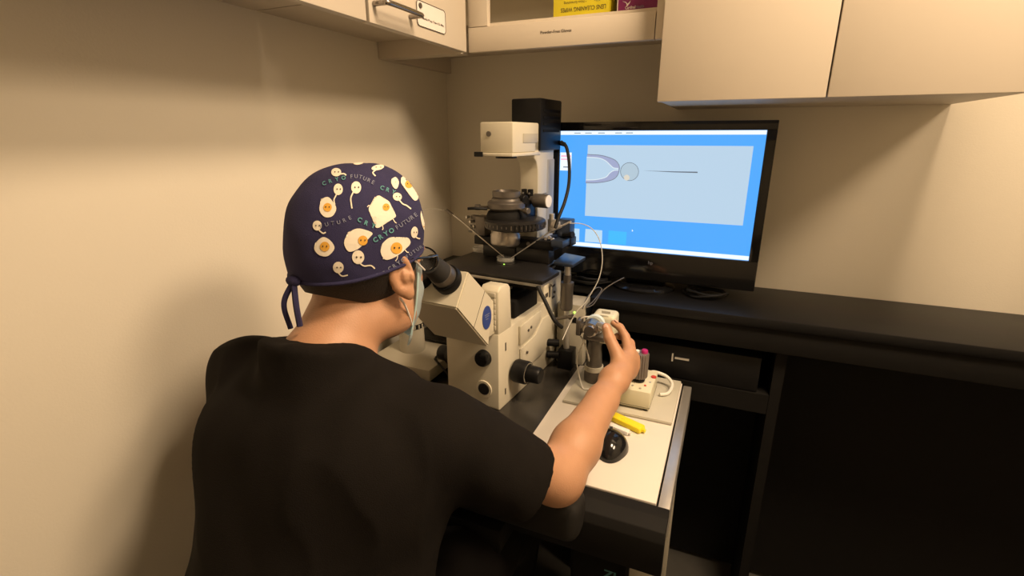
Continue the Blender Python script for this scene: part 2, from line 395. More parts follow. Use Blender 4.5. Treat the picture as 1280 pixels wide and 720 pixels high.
# monitor
MX0, MX1, MYF = -.460, .086, 1.345
t = thing('monitor', 'black widescreen monitor showing a pipette and an egg cell on blue', 'monitor', (-.18, 1.36, .956))
bm = N()
add_box(bm, (MX0, MYF, .984), (MX1, MYF+.045, 1.396), .006)
wobj('housing', bm, M_black, t)
bm = N(); add_box(bm, (MX0, MYF-.006, 1.374), (MX1, MYF, 1.396), .002); add_box(bm, (MX0, MYF-.006, .984), (MX1, MYF, 1.062), .003)
add_box(bm, (MX0, MYF-.006, 1.060), (MX0+.022, MYF, 1.375), .002); add_box(bm, (MX1-.022, MYF-.006, 1.060), (MX1, MYF, 1.375), .002)
wobj('bezel', bm, M_blackg, t)
bm = N(); add_text(bm, 'hp', (-.173, MYF-.0066, 1.030), (1, 0, 0), (0, 0, 1), .009, None, .01, centre=True); wobj('logo', bm, M_grey, t)
bm = N(); add_box(bm, (-.242, 1.368, .965), (-.132, 1.395, 1.06), .008); add_box(bm, (-.247, MYF+.02, 1.05), (-.127, MYF+.06, 1.2), .004); wobj('neck', bm, M_black, t)
bm = N(); add_lathe(bm, (-.192, 1.372, .9565), (0, 0, 1), [(0, .085), (.006, .085), (.011, .078), (.012, .0)], 40)
for v in bm.verts: v.co.y = 1.372 + (v.co.y-1.372)*.85
wobj('stand_base', bm, M_blackg, t)
o = wobj('neck_clip', add_box(N(), (-.233, 1.365, 1.003), (-.229, 1.369, 1.030), .001), M_steel, t)
# the picture on the screen (flat display content)
E_s = 1.2
SY = MYF-.0008
def sem(name, rgb, s=E_s): return emat(name, srgb(*rgb), s)
E_blue = sem('screen_blue', (74, 158, 240)); E_white = sem('screen_white', (228, 240, 250)); E_win = sem('screen_window', (172, 196, 216))
E_thumb = sem('screen_thumb', (176, 205, 226)); E_cyan = sem('screen_cyan', (66, 176, 250)); E_line = sem('screen_line', (110, 118, 132))
E_pip = sem('screen_pipette', (150, 158, 190)); E_pipl = sem('screen_pipette_light', (205, 218, 226)); E_egg = sem('screen_egg', (166, 186, 200)); E_pol = sem('screen_polar', (206, 200, 186))
E_pink = sem('screen_pink', (240, 180, 200)); E_dark = sem('screen_dark', (90, 100, 112))
scr = wobj('screen', add_box(N(), (MX0+.020, SY, 1.060), (MX1-.020, MYF+.001, 1.3745)), E_blue, t)
lay = [0]
def flat(name, poly, m_, px_=True):
    lay[0] += 1; y = SY - .00004*lay[0]
    P = [atY(a, b, SY) for a, b in poly] if px_ else [V((a, 0, b)) for a, b in poly]
    bm = N(); f = bm.faces.new([bm.verts.new((p.x, y, p.z)) for p in P]); bmesh.ops.triangulate(bm, faces=[f], ngon_method='EAR_CLIP')
    return obj(name, bm, m_, scr)
def rect(name, x0, x1, z0, z1, m_): return flat(name, [(x0, z0), (x1, z0), (x1, z1), (x0, z1)], m_, False)
def flat_band(name, pts, w, m_):
    lay[0] += 1; y = SY - .00004*lay[0]; B_ = band(pts, w); n = len(B_)//2; bm = N()
    P = [atY(a, b, SY) for a, b in B_]; vv = [bm.verts.new((p.x, y, p.z)) for p in P]
    for i in range(n-1): bm.faces.new((vv[i], vv[i+1], vv[2*n-2-i], vv[2*n-1-i]))
    return obj(name, bm, m_, scr)
def circ(cx, cy, rx, ry=None, n=28): ry = ry or rx; return [(cx+rx*cos(2*pi*k/n), cy+ry*sin(2*pi*k/n)) for k in range(n)]
def band(pts, w):
    P = [V((*p, 0)) for p in pts]; P = spline(P, 6); L, R_ = [], []
    for i, p in enumerate(P):
        d = (P[min(i+1, len(P)-1)]-P[max(0, i-1)]).normalized(); n_ = V((-d.y, d.x, 0))*w/2; L.append((p+n_)[:2]); R_.append((p-n_)[:2])
    return L + R_[::-1]
SCL, SCR = MX0+.0225, MX1-.0225
rect('menu_bar', SCL, SCR, 1.364, 1.3735, E_white)
rect('dock_bar', SCL, SCR, 1.0630, 1.0735, E_white)
rect('image_window', -.361, .040, 1.149, 1.338, E_win)
rect('palette', -.437, -.405, 1.270, 1.318, E_white)
rect('palette_row', -.435, -.407, 1.306, 1.311, E_pink); rect('palette_row', -.435, -.407, 1.298, 1.302, E_pink); rect('palette_row', -.428, -.414, 1.278, 1.281, E_line)
for x in (-.40, -.37, -.335, -.29, -.262): rect('menu_entry', x, x+.018, 1.3675, 1.3695, E_line)
# pipette (dome shape with lumen)
out = [(734, 193), (750, 194), (762, 197), (770, 201), (774, 207), (774, 213), (772, 219), (767, 224), (757, 227), (745, 228.5), (732, 228.5)]
flat('pipette', out, E_pip)
flat('pipette_lumen', [(733.5, 196), (748, 197), (757, 200.5), (763, 206), (767, 210), (773, 210.5), (773, 213), (767, 213), (762, 217), (757, 222), (745, 225), (732.4, 225.5)], E_win)
flat_band('pipette_wall', [(733.5, 196.5), (748, 197.5), (757, 201), (763, 206.5), (767, 209.8), (773, 210.5)], 1.1, E_pipl)
flat_band('pipette_wall', [(732.4, 225), (745, 224.5), (757, 221.5), (762, 216.5), (767, 213.2), (773, 212.6)], 1.1, E_pipl)
flat_band('pipette_outline', out, .8, E_line)
flat('egg_outline', circ(787, 214.5, 11.6), E_dark); flat('egg_cell', circ(787, 214.5, 11.0), E_egg); flat('polar_body', circ(783.5, 222, 3.6), E_pol)
flat('needle', [(803, 213.2), (842, 214.2), (872, 214.6), (872, 216.2), (842, 215.4)], E_dark)
flat('pointer', [(790, 286.5), (791.6, 288.5), (790, 289.5)], E_white)
flat('thumbnail', [(712, 285), (724.5, 286), (724, 301.5), (711, 300.5)], E_thumb)
flat('thumbnail', [(732, 286), (753, 288), (752.5, 303.5), (731, 302)], E_thumb)
flat('thumbnail', [(761, 288), (783.5, 290), (782.5, 306), (760, 304)], E_cyan)
flat('file_name', [(740.5, 304.5), (742.5, 304.7), (742.3, 306.5), (740.3, 306.3)], E_white)
flat('file_name', [(770, 306.8), (772, 307), (771.9, 308.4), (769.9, 308.2)], E_white)
# cables lying on the bench behind the monitor
random.seed(3)
for k, lab in enumerate(('tangled black cables bunched on the bench beside the monitor stand', 'loose black cable lying between the monitor stand and the wall')):
    bm = N(); cx = -.335 if k == 0 else -.030
    for q in range(5 if k == 0 else 3):
        pts = []
        for s in range(9):
            a = 2*pi*s/8 + random.random()*.5
            pts.append((cx + .055*cos(a)*random.uniform(.7, 1.1), 1.345 + .035*sin(a)*random.uniform(.6, 1.1), .960 + .003*q + random.random()*.010))
        add_tube(bm, pts, .0032, 7, 6)
    tag(obj('cable_bundle', bm, M_cable), lab, 'cable')

# ------------------------------------------------------------------ inverted microscope (local frame: x right, y away from the sitter, z up)
ms = thing('inverted_microscope', 'cream inverted lab microscope with black stage and tall rear pillar on the table', 'microscope', tuple(MO), -TH)
def part(name, bm, m_, label=None, sharp=38, parent=None):
    o = obj(name, bm, m_, parent or ms, sharp)
    if label: o['label'] = label
    return o
BW = -.142
# base: side outline in (a, z)
bm = N(); add_prism(bm, [(0, y, z) for y, z in ((.004, 0), (.350, 0), (.350, .255), (.238, .255), (.238, .194), (.060, .190), (.055, .190), (0, .190), (0, .004))], (BW, 0, 0), .003)
base = part('base', bm, M_cream)
for b0, b1 in ((-.046, 0), (BW, BW+.030)):
    bm = N(); add_prism(bm, [(b1, y, z) for y, z in ((.001, .188), (.062, .188), (.056, .285), (.046, .296), (.012, .298), (.001, .288))], (b0-b1, 0, 0), .003); part('front_column', bm, M_cream)
# stepped label strip on the front of the right column
for k in range(7):
    z0 = .200 + k*.0125; bm = N(); add_box(bm, (-.024, -.0035, z0), (-.006, .001, z0+.0105), .001); part('label_step', bm, M_creamd)
# covers on the right flank
bm = N(); add_prism(bm, [(.0005, y, z) for y, z in ((.100, .055), (.215, .055), (.300, .075), (.300, .150), (.225, .155), (.180, .125), (.100, .118))], (.004, 0, 0), .0015); part('side_cover', bm, M_cream)
bm = N(); add_prism(bm, [(.0005, y, z) for y, z in ((.095, .130), (.165, .135), (.210, .160), (.210, .183), (.095, .178))], (.006, 0, 0), .002); part('side_cover', bm, M_cream)
for y, z in ((.13, .098), (.135, .155), (.150, .158), (.285, .14), (.265, .235), (.29, .21)):
    part('screw', add_cyl(N(), (.004, y, z), (.0085, y, z), .0035, n=12), M_dsteel)
for y0, z0, y1, z1 in ((.245, .205, .262, .216), (.268, .200, .276, .23), (.288, .222, .305, .228), (.288, .190, .305, .196), (.03, .14, .034, .16), (.028, .03, .032, .045)):
    part('slot', add_box(N(), (.0003, y0, z0), (.0012, y1, z1)), M_gap)
# focus knobs
for s, x0 in ((1, 0.0), (-1, BW)):
    bm = N(); y, z = .070, .076
    add_lathe(bm, (x0, y, z), (s, 0, 0), [(0, .012), (.006, .012), (.006, .0265), (.010, .0280), (.036, .0280), (.040, .0265), (.040, .020), (.042, .020), (.044, .0205), (.068, .0195), (.072, .017), (.072, 0)], 36)
    k = part('focus_knob', bm, M_black)
    bm = N()
    for q in range(40):
        a = 2*pi*q/40; c = V((x0+s*.0405, y+.0235*cos(a), z+.0235*sin(a))); add_ell(bm, c, (.0008, .0009, .0009), None, 5, 4)
    part('scale_ring', bm, M_cream, parent=k)
# front controls
p = ma(605, 447, -.001)
bm = N(); add_lathe(bm, (p.x, 0, p.z), (0, -1, 0), [(0, .0195), (.012, .0185), (.016, .016), (.016, 0)], 30)
k = part('port_dial', bm, M_black); bm = N(); add_box(bm, (p.x+.002, -.024, p.z+.004), (p.x+.020, -.008, p.z+.017), .003); part('dial_lever', bm, M_black, parent=k)
p = ma(605, 486, -.001)
bm = N(); add_lathe(bm, (p.x, 0, p.z), (0, -1, 0), [(0, .021), (.003, .0205), (.003, .0155), (.0022, .015)], 32); part('front_port', bm, M_cream)
part('port_plug', add_cyl(N(), (p.x, .0, p.z), (p.x, -.004, p.z), .0145, n=28, bev=.001), M_blackg)
# observation tube: slanted body, right side outline from the picture
pr = [mb(586, 339, .002), mb(616, 374, .002), mb(611, 434, .002), mb(571, 386, .002)]
pr = [(0, p_.y, p_.z) for p_ in pr]
bm = N()
TLx = -.078
rt = [bm.verts.new((.002, y, z)) for _, y, z in pr]
lf = [bm.verts.new((x, y, z)) for x, (_, y, z) in zip((TLx, BW, BW, BW+.004), pr)]
lf2 = bm.verts.new((BW+.002, pr[0][1]+.025, pr[0][2]-.055))
bm.faces.new(rt)
bm.faces.new((rt[0], lf[0], lf2, lf[1], rt[1])) if False else None
bm.faces.new((rt[0], rt[1], lf[1], lf2)); bm.faces.new((rt[0], lf2, lf[0])); bm.faces.new((rt[1], rt[2], lf[2], lf[1])); bm.faces.new((rt[2], rt[3], lf[3], lf[2]))
bm.faces.new((rt[3], rt[0], lf[0])); bm.faces.new((rt[3], lf[0], lf[3])); bm.faces.new((lf[0], lf2, lf[3])); bm.faces.new((lf2, lf[1], lf[2], lf[3]))
bmesh.ops.recalc_face_normals(bm, faces=bm.faces)
bmesh.ops.bevel(bm, geom=[e for e in bm.edges if e.calc_face_angle(0) > .5], offset=.003, segments=2, affect='EDGES')
tube = part('observation_tube', bm, M_cream)
bm = N(); add_box(bm, (-.135, -.03, .19), (-.01, .03, .27), .004); part('tube_mount', bm, M_cream, parent=tube)
# seam and badge on the tube flank
a_, b_ = mb(606, 364, .0024), mb(592, 411, .0024)
bm = N(); add_tube(bm, [(.0024, a_.y, a_.z), (.0024, b_.y, b_.z)], .0005, 5, 0); part('seam', bm, M_gap, parent=tube)
c = mb(608.5, 397, .0024); bm = N()
add_prism(bm, [(.002, c.y + .0175*cos(2*pi*k/36), c.z + .0255*sin(2*pi*k/36)) for k in range(36)], (.0012, 0, 0)); bd = part('badge', bm, M_blue, 'round blue maker badge', parent=tube)
for dz, w in ((.007, .010), (.0025, .0075), (-.003, .005)):
    part('badge_mark', add_box(N(), (.0033, c.y-w, c.z+dz-.0006), (.0036, c.y+w, c.z+dz+.0006)), M_grey, parent=tube)
# eyepieces
e0, e1 = mb(571, 360, -.036), mb(537, 329, -.036)
ed = V((0, e1.y-e0.y, e1.z-e0.z)); EL = ed.length; ed.normalize()
for x in (-.036, -.100):
    p0 = V((x, e0.y, e0.z)) - ed*.02
    bm = N(); add_lathe(bm, p0, ed, [(0, .0300), (.066, .0290), (.070, .0275), (.070, .021)], 36); s = part('eyepiece_sleeve', bm, M_black)
    bm = N(); add_lathe(bm, p0, ed, [(.066, .0240), (.088, .0232), (.089, .0215)], 32); part('dioptre_ring', bm, M_dsteel, parent=s)
    bm = N(); add_lathe(bm, p0, ed, [(.086, .0225), (.100, .0215), (EL+.018, .0195), (EL+.019, .017), (EL+.012, .0145), (EL+.006, .0)], 32); part('eyecup', bm, M_rubber, parent=s)
# stage
SZ = .295
s0 = mz(677, 352, SZ); s1 = mz(551, 329, SZ)
sx0, sx1, sy0, sy1 = s1.x, s0.x, s0.y+.004, .372
def stage_slab(i, z0, z1, bev):
    return add_prism(N(), [(x, y, z0) for x, y in ((sx0+i, sy0+i), (sx1-i, sy0+i), (sx1-i, .200-i), (.010-i, .236-i), (.010-i, .300-i), (sx0+i, .300-i))], (0, 0, z1-z0), bev)
bm = stage_slab(0, SZ-.010, SZ, .002); stage = part('stage', bm, M_blackmet, 'wide flat black stage plate')
bm = stage_slab(.004, SZ-.018, SZ-.0102, .002); part('stage_underplate', bm, M_steel, parent=stage)
bm = stage_slab(.025, SZ-.034, SZ-.0185, .003); part('stage_carrier', bm, M_blackm, parent=stage)
AX, AY = -.098, .215
bm = N(); add_lathe(bm, (AX, AY, SZ), (0, 0, 1), [(0, .028), (.0010, .028), (.0010, .012), (.0006, .011)], 36); part('stage_insert', bm, M_blackmet, parent=stage)
part('indicator_light', add_ell(N(), (AX+.006, AY-.024, SZ+.0015), (.002, .002, .0012), None, 10, 6), M_green, parent=stage)
# nosepiece and objectives in the opening
bm = N(); add_lathe(bm, (AX+.02, AY-.03, .232), (.05, -.1, 1), [(0, .045), (.016, .048), (.018, .02), (.018, 0)], 30); part('nosepiece', bm, M_blackm)
for k in range(5):
    a = 2*pi*k/5+.3; q = V((AX+.02+.03*cos(a), AY-.03+.03*sin(a), .243)); bm = N(); add_lathe(bm, q, (.05, -.1, 1), [(0, .011), (.012, .011), (.016, .008), (.018, .005), (.018, 0)], 16); part('objective', bm, M_blackg)
bm = N(); add_box(bm, (BW+.035, .100, .192), (-.012, .225, .235), .004); part('filter_turret', bm, M_blackm)
# rear pillar, arm, lamp house
RB = -.047
yp = mb(672, 250, RB).y; yq = mb(683, 250, RB).y; yr = mb(691, 250, RB).y
pl = ma(650, 250, yp).x
bm = N()
add_prism(bm, [(RB, y, z) for y, z in ((yp, .255), (yr, .255), (yr, .600), (yp-.02, .600), (yp-.02, .556), (yp-.008, .545), (yp-.002, .530), (yp, .512))], (pl-RB, 0, 0), .003)
part('pillar', bm, M_cream)
part('pillar_rib', add_box(N(), (RB-.012, yq, .256), (RB+.0005, yr+.004, .55), .001), M_creamd)
part('pillar_seam', add_box(N(), (pl-.0004, yp-.0006, .463), (RB+.0006, yq, .4645)), M_gap)
ya = mb(641, 180, RB).y; yb_ = mb(676, 180, RB).y; al = ma(600, 180, ya).x
zt = mb(641, 152, RB).z; zb = mb(641, 196, RB).z
bm = N(); add_box(bm, (al, ya, zb+.008), (RB, yb_+.03, zt), .004); arm = part('illuminator_arm', bm, M_cream)
bm = N(); add_box(bm, (al-.006, ya-.006, zb), (RB+.002, yp+.01, zb+.008), .002); part('arm_plate', bm, M_cream, parent=arm)
part('shutter_tab', add_box(N(), (al-.010, ya-.012, zb-.001), (al+.012, ya-.0065, zb+.010), .001), M_black, parent=arm)
part('lens_port', add_cyl(N(), (AX, AY, zb-.006), (AX, AY, zb+.002), .026, n=30), M_black, parent=arm)
bm = N(); add_lathe(bm, (al+.025, ya-.0005, (zt+zb)/2+.012), (0, -1, 0), [(0, .006), (.003, .006), (.003, 0)], 16); part('set_screw', bm, M_dsteel, parent=arm)
part('arm_panel', add_box(N(), (RB+.0002, ya+.05, zb+.030), (RB+.0014, yb_-.02, zt-.025), .0004), M_creamd, parent=arm)
yl = mb(676, 150, RB+.006).y; yl2 = mb(702, 150, RB+.006).y; ll = ma(639, 135, yl).x
bm = N(); add_box(bm, (ll, yl, zb+.010), (RB+.006, yl2, mb(676, 122, RB+.006).z), .004); lh = part('lamp_house', bm, M_black, 'square black lamp housing with cable')
for k in range(4):
    z = zb+.055+k*.016; part('vent_slot', add_box(N(), (RB+.0062, yl+.015, z), (RB+.0075, yl2-.015, z+.006)), M_blackm, parent=lh)
part('cable_gland', add_cyl(N(), (RB+.004, yl2-.008, zb+.028), (RB+.022, yl2-.012, zb+.024), .006), M_black, parent=lh)
P = [mloc(atD(x, y, d)) for x, y, d in ((701, 177, 1.25), (708, 184, 1.245), (711.5, 205, 1.235), (711, 230, 1.215), (706, 252, 1.20), (699, 270, 1.19), (694, 285, 1.185))]
bm = N(); add_tube(bm, P, .0042, 10, 8); part('lamp_cable', bm, M_cable, parent=lh)
# condenser on the pillar
bm = N(); add_box(bm, (pl+.004, AY+.02, .410), (RB-.004, yp-.0005, .455), .003); part('condenser_bracket', bm, M_black)
for dx in (.010, .028):
    part('bracket_rail', add_box(N(), (pl+dx, yp-.012, .440), (pl+dx+.011, yp-.0005, .478), .001), M_blackm)
    for dz in (.449, .468): part('screw', add_cyl(N(), (pl+dx+.0055, yp-.012, dz), (pl+dx+.0055, yp-.0145, dz), .0025, n=10), M_steel)
cn = part('condenser', add_lathe(N(), (AX, AY, .432), (0, 0, 1), [(0, .040), (.006, .047), (.018, .0475), (.022, .044), (.024, .038), (.029, .0365), (.031, .033), (.033, .035), (.046, .035), (.047, .031), (.040, .029), (.038, 0)], 40), M_dsteel)
bm = N(); add_lathe(bm, (AX, AY, .402), (0, 0, 1), [(0, .050), (.012, .052), (.026, .046), (.030, .040)], 40); part('iris_body', bm, M_blackm, parent=cn)
bm = N(); add_lathe(bm, (AX+.022, AY+.006, .388), (0, 0, 1), [(0, .074), (.002, .0765), (.019, .0765), (.022, .073), (.024, .06), (.026, .03)], 48); tu = part('turret_disc', bm, M_blackmet, parent=cn)
bm = N()
for k in range(30):
    a = radians(-150+k*9); c = V((AX+.022+.0768*cos(a), AY+.006+.0768*sin(a), .3985))
    add_box(bm, c-V((.0012, .0012, .0025 if k % 3 else .005)), c+V((.0012, .0012, .0025 if k % 3 else .005)))
part('scale_marks', bm, M_dsteel, parent=cn)
for k in range(6):
    a = radians(-62+k*8); c = V((AX+.022+.0768*cos(a), AY+.006+.0768*sin(a), .3985)); part('grip_rib', add_cyl(N(), c-V((0, 0, .008)), c+V((0, 0, .008)), .0022, n=8), M_black, parent=cn)
bm = N(); add_lathe(bm, (AX-.002, AY-.002, .343), (0, 0, 1), [(0, .034), (.004, .0375), (.006, .038), (.026, .038), (.036, .0325), (.046, .0325)], 40); part('condenser_lens', bm, M_barrel, 'silver condenser lens barrel', parent=cn)
for sx, w in ((-1, .058), (1, .050)):
    q = V((AX+sx*.04, AY-.01, .436)); d = V((sx*.9, -.35, 0)).normalized()
    bm = N(); add_cyl(bm, q, q+d*w*.5, .004, n=12); add_cyl(bm, q+d*w*.45, q+d*(w*.45+.014), .0075, n=16, bev=.001); part('centring_screw', bm, M_dsteel, parent=cn)
part('aperture_lever', add_tube(N(), [(AX-.035, AY-.035, .436), (AX-.06, AY-.055, .438), (AX-.075, AY-.062, .437)], .0035, 8), M_black, parent=cn)
# condenser focus knob, on the right of the pillar
q0 = ma(664, 250, AY+.05); q1 = ma(682, 250, AY+.05)
bm = N(); add_lathe(bm, (q0.x, q0.y, q0.z), (1, -.1, 0), [(0, .010), (.012, .010), (.012, .0175), (.048, .0175), (.050, .016), (.050, 0)], 28); part('condenser_knob', bm, M_dsteel)
bm = N(); add_lathe(bm, (q0.x+.0505, q0.y-.005, q0.z), (1, -.1, 0), [(0, .0155), (.0012, .015), (.0012, 0)], 24); part('knob_cap', bm, M_white)
bm = N(); add_cyl(bm, (q0.x-.012, q0.y-.035, q0.z+.005), (q0.x+.005, q0.y-.04, q0.z+.005), .011, bev=.001); add_cyl(bm, (q0.x-.022, q0.y-.045, q0.z-.012), (q0.x-.008, q0.y-.05, q0.z-.012), .008, bev=.001); part('lock_knob', bm, M_black)
# cable hanging from the stage
P = [mloc(atD(x, y, d)) for x, y, d in ((672, 358, 1.11), (682, 378, 1.095), (689, 393, 1.09), (695, 403, 1.09), (702, 409, 1.11))]
bm = N(); add_tube(bm, P, .0045, 10, 8); part('stage_cable', bm, M_cable, parent=stage)

def mthing(name, label, cat, b, a, z, group=None): return thing(name, label, cat, tuple(mw(b, a, z)), -TH, group)
def mpart(t, name, bm, m_, label=None):
    """bm in microscope coordinates"""
    o = obj(name, bm, m_); o.parent = t
    o.matrix_parent_inverse = Matrix.Translation(-mloc(t.location))
    if label: o['label'] = label
    return o
# petri dishes
for (x, y), r, lab in (((632, 326), .0235, 'small clear dish with fluid under the condenser on the black stage'), ((602, 314), .024, 'empty clear petri dish near the left edge of the black stage')):
    p = mz(x, y, SZ); q = mthing('petri_dish', lab, 'dish', p.x, p.y, SZ+.0004)
    bm = N(); add_lathe(bm, (p.x, p.y, SZ+.0013 if r < .0238 else SZ+.0004), (0, 0, 1), [(0, r), (.011, r), (.011, r-.0012), (.0012, r-.0012), (.0012, 0)], 40); mpart(q, 'dish', bm, M_clear)
    if r < .0238:
        bm = N(); add_lathe(bm, (p.x, p.y, SZ+.004), (0, 0, 1), [(0, r-.0016), (.004, r-.0016), (.004, 0)], 36); mpart(q, 'fluid', bm, M_clear)
    else:
        bm = N(); add_lathe(bm, (p.x, p.y, SZ+.008), (0, 0, 1), [(0, r+.0016), (.0045, r+.0016), (.0055, r+.001), (.0055, 0)], 40); mpart(q, 'lid', bm, M_clear)

# micromanipulators on both sides of the stage
def manip(side, label):
    cx = {-1: -.235, 1: .012}[side]; cy = .300
    t = mthing('micromanipulator', label, 'manipulator', cx, cy, SZ)
    if side < 0:
        bm = N(); add_box(bm, (-.190, .248, SZ+.0005), (-.092, .283, SZ+.032), .002); mpart(t, 'mount_rail', bm, M_blackmet)
        bm = N(); add_box(bm, (-.215, .244, SZ+.0325), (-.110, .283, SZ+.056), .002); mpart(t, 'slide', bm, M_black)
        bm = N(); add_box(bm, (-.212, .246, SZ+.0565), (-.182, .281, SZ+.108), .002); mpart(t, 'drive_block', bm, M_dsteel)
        for k in range(3):
            bm = N(); add_lathe(bm, (-.213, .255+.010*k, SZ+.070+.014*k), (-1, -.3, 0), [(0, .006), (.012, .006), (.012, .008), (.022, .008), (.022, 0)], 16); mpart(t, 'adjuster', bm, M_steel)
        tip, mid = mloc(atD(625, 313, 1.150)), mloc(atD(565, 268, 1.13))
        tip = V((AX-.010, AY+.005, SZ+.012)); mid = ma(575, 275, AY+.03); end = ma(563, 266, AY+.035)
        bm = N(); add_tube(bm, [end, mid], .0022, 8, 0); add_tube(bm, [mid, mid+(tip-mid)*.8, tip], .0021, 8, 0, .0008); mpart(t, 'holding_needle', bm, M_steel)
        bm = N(); add_cyl(bm, end-(mid-end)*.4, end+(mid-end)*.25, .0038, n=12); mpart(t, 'needle_collar', bm, M_dsteel)
        pts = [end-(mid-end)*.3] + [ma(x, y, AY+.03+k*.004) for k, (x, y) in enumerate(((552, 262), (540, 261), (526, 264), (505, 275), (480, 300)))]
        bm = N(); add_tube(bm, pts, .0008, 6); mpart(t, 'tubing', bm, M_clear)
        q = ma(592, 275, AY+.05)
        bm = N(); add_box(bm, q-V((.006, .006, .010)), q+V((.014, .010, .014)), .002); mpart(t, 'needle_clamp', bm, M_dsteel)
        for k in range(3):
            c = q + V((-.008+.011*k, -.008, .010-.012*k)); bm = N(); add_cyl(bm, c, c+V((-.003, -.012, 0)), .004, n=12, bev=.0006); mpart(t, 'clamp_screw', bm, M_steel)
        bm = N(); add_tube(bm, [q, V((-.197, .26, SZ+.085))], .005, 10, 0); mpart(t, 'clamp_arm', bm, M_dsteel)
    else:
        bm = N(); add_box(bm, (-.088, .248, SZ+.0005), (.006, .283, SZ+.036), .002); mpart(t, 'mount_rail', bm, M_blackmet)
        bm = N(); add_box(bm, (-.095, .244, SZ+.0365), (.020, .283, SZ+.060), .002); mpart(t, 'slide', bm, M_black)
        bm = N(); add_lathe(bm, (-.050, .244, SZ+.049), (0, -1, 0), [(0, .005), (.002, .005), (.002, 0)], 16); mpart(t, 'bolt', bm, M_dsteel)
        A0 = ma(706, 285, .300)
        bm = N(); add_box(bm, A0-V((.016, .014, .022)), A0+V((.020, .020, .024)), .003); mpart(t, 'drive_block', bm, M_bluetint)
        bm = N(); add_box(bm, A0+V((-.045, -.010, -.045)), A0+V((.022, .028, -.024)), .002); mpart(t, 'cross_slide', bm, M_black)
        bm = N(); add_box(bm, A0+V((-.012, -.06, -.040)), A0+V((.020, -.012, -.022)), .002); mpart(t, 'drive_arm', bm, M_bluetint)
        bm = N(); add_lathe(bm, A0+V((.006, -.022, -.016)), (.6, -.2, .15), [(0, .006), (.02, .006), (.02, .008), (.032, .008), (.032, 0)], 16); mpart(t, 'drive_motor', bm, M_black)
        c = ma(695, 280, .285)
        bm = N(); add_lathe(bm, c, (.3, -1, .1), [(0, .012), (.016, .0125), (.018, .011), (.018, .006), (.024, .006), (.024, 0)], 20); mpart(t, 'rotary_head', bm, M_steel)
        bm = N(); add_cyl(bm, c+V((-.012, 0, -.02)), c+V((-.012, .0, .026)), .007, bev=.001); mpart(t, 'spindle', bm, M_steel)
        bm = N(); add_cyl(bm, c+V((-.016, .008, -.025)), c+V((-.016, .008, .01)), .010, bev=.001); mpart(t, 'gold_sleeve', bm, M_creamd)
        for k in range(4):
            q = c + V((-.028+.009*k, -.012, -.034-.004*(k % 2))); bm = N(); add_cyl(bm, q, q+V((.002, -.012, .002)), .0045, n=12, bev=.0006); mpart(t, 'clamp_screw', bm, M_steel)
        tip = V((AX+.010, AY+.004, SZ+.012)); mid = ma(690, 288, .262); end = ma(714, 277, .270)
        bm = N(); add_tube(bm, [end, mid], .0026, 8, 0); add_tube(bm, [mid, mid+(tip-mid)*.8, tip], .0021, 8, 0, .0008); mpart(t, 'injection_needle', bm, M_steel)
        bm = N(); add_cyl(bm, mid, mid+(end-mid)*.5, .0042, n=12); mpart(t, 'needle_collar', bm, M_steel)
    return t
manip(-1, 'micromanipulator holding the long needle with clear tubing, beside the petri dish')
manip(1, 'micromanipulator with blue-black drive block and silver screws, between condenser and monitor')

# manipulator post standing right of the microscope
pw = atZ(709, 457, TZ+.002); pr_ = mloc(pw)
t = thing('manipulator_post', 'grey metal post with dark shelf plate, tinted blue for monitor reflection, beside the microscope', 'stand', (pw.x, pw.y, TZ))
px_, py_ = pw.x, pw.y
wobj('foot', add_box(N(), (px_-.022, py_-.022, TZ+.0005), (px_+.018, py_+.02, TZ+.055), .002), M_black, t)
bm = N(); add_cyl(bm, (px_-.004, py_, TZ+.05), (px_-.008, py_, TZ+.285), .0085, n=20); wobj('rod', bm, M_steel, t)
zc0 = atY(704, 386, py_).z; zc1 = atY(704, 352, py_).z
bm = N(); add_lathe(bm, (px_-.008, py_, zc0), (0, 0, 1), [(0, .015), (.003, .0165), (zc1-zc0-.012, .0165), (zc1-zc0-.010, .0175), (zc1-zc0, .0175), (zc1-zc0, .010), (zc1-zc0+.02, .010)], 28); wobj('collar', bm, M_dsteel, t)
q = atY(704, 398, py_-.01); bm = N(); add_cyl(bm, q+V((-.02, 0, -.004)), q+V((.022, -.012, .012)), .004); add_cyl(bm, q+V((.020, -.012, .010)), q+V((.030, -.014, .014)), .0065, n=14); wobj('clamp_lever', bm, M_dsteel, t)
for dz in (.075, .040):
    bm = N(); add_cyl(bm, (px_-.05, py_-.03, TZ+dz), (px_-.018, py_-.022, TZ+dz), .010, n=16, bev=.001); wobj('clamp_knob', bm, M_black, t)
z_ = MO[2]+SZ+.010
c0 = [atZ(x, y, z_) for x, y in ((692, 327), (716, 331), (732, 321), (706, 316))]
bm = N(); add_prism(bm, [V((p.x, p.y, z_-.008)) for p in c0], (0, 0, .008), .001); wobj('shelf_plate', bm, M_bluetint, t)
bm = N(); add_cyl(bm, (px_-.008, py_, TZ+.285), (px_-.008, py_, z_-.008), .0075, n=16); wobj('rod_top', bm, M_steel, t)

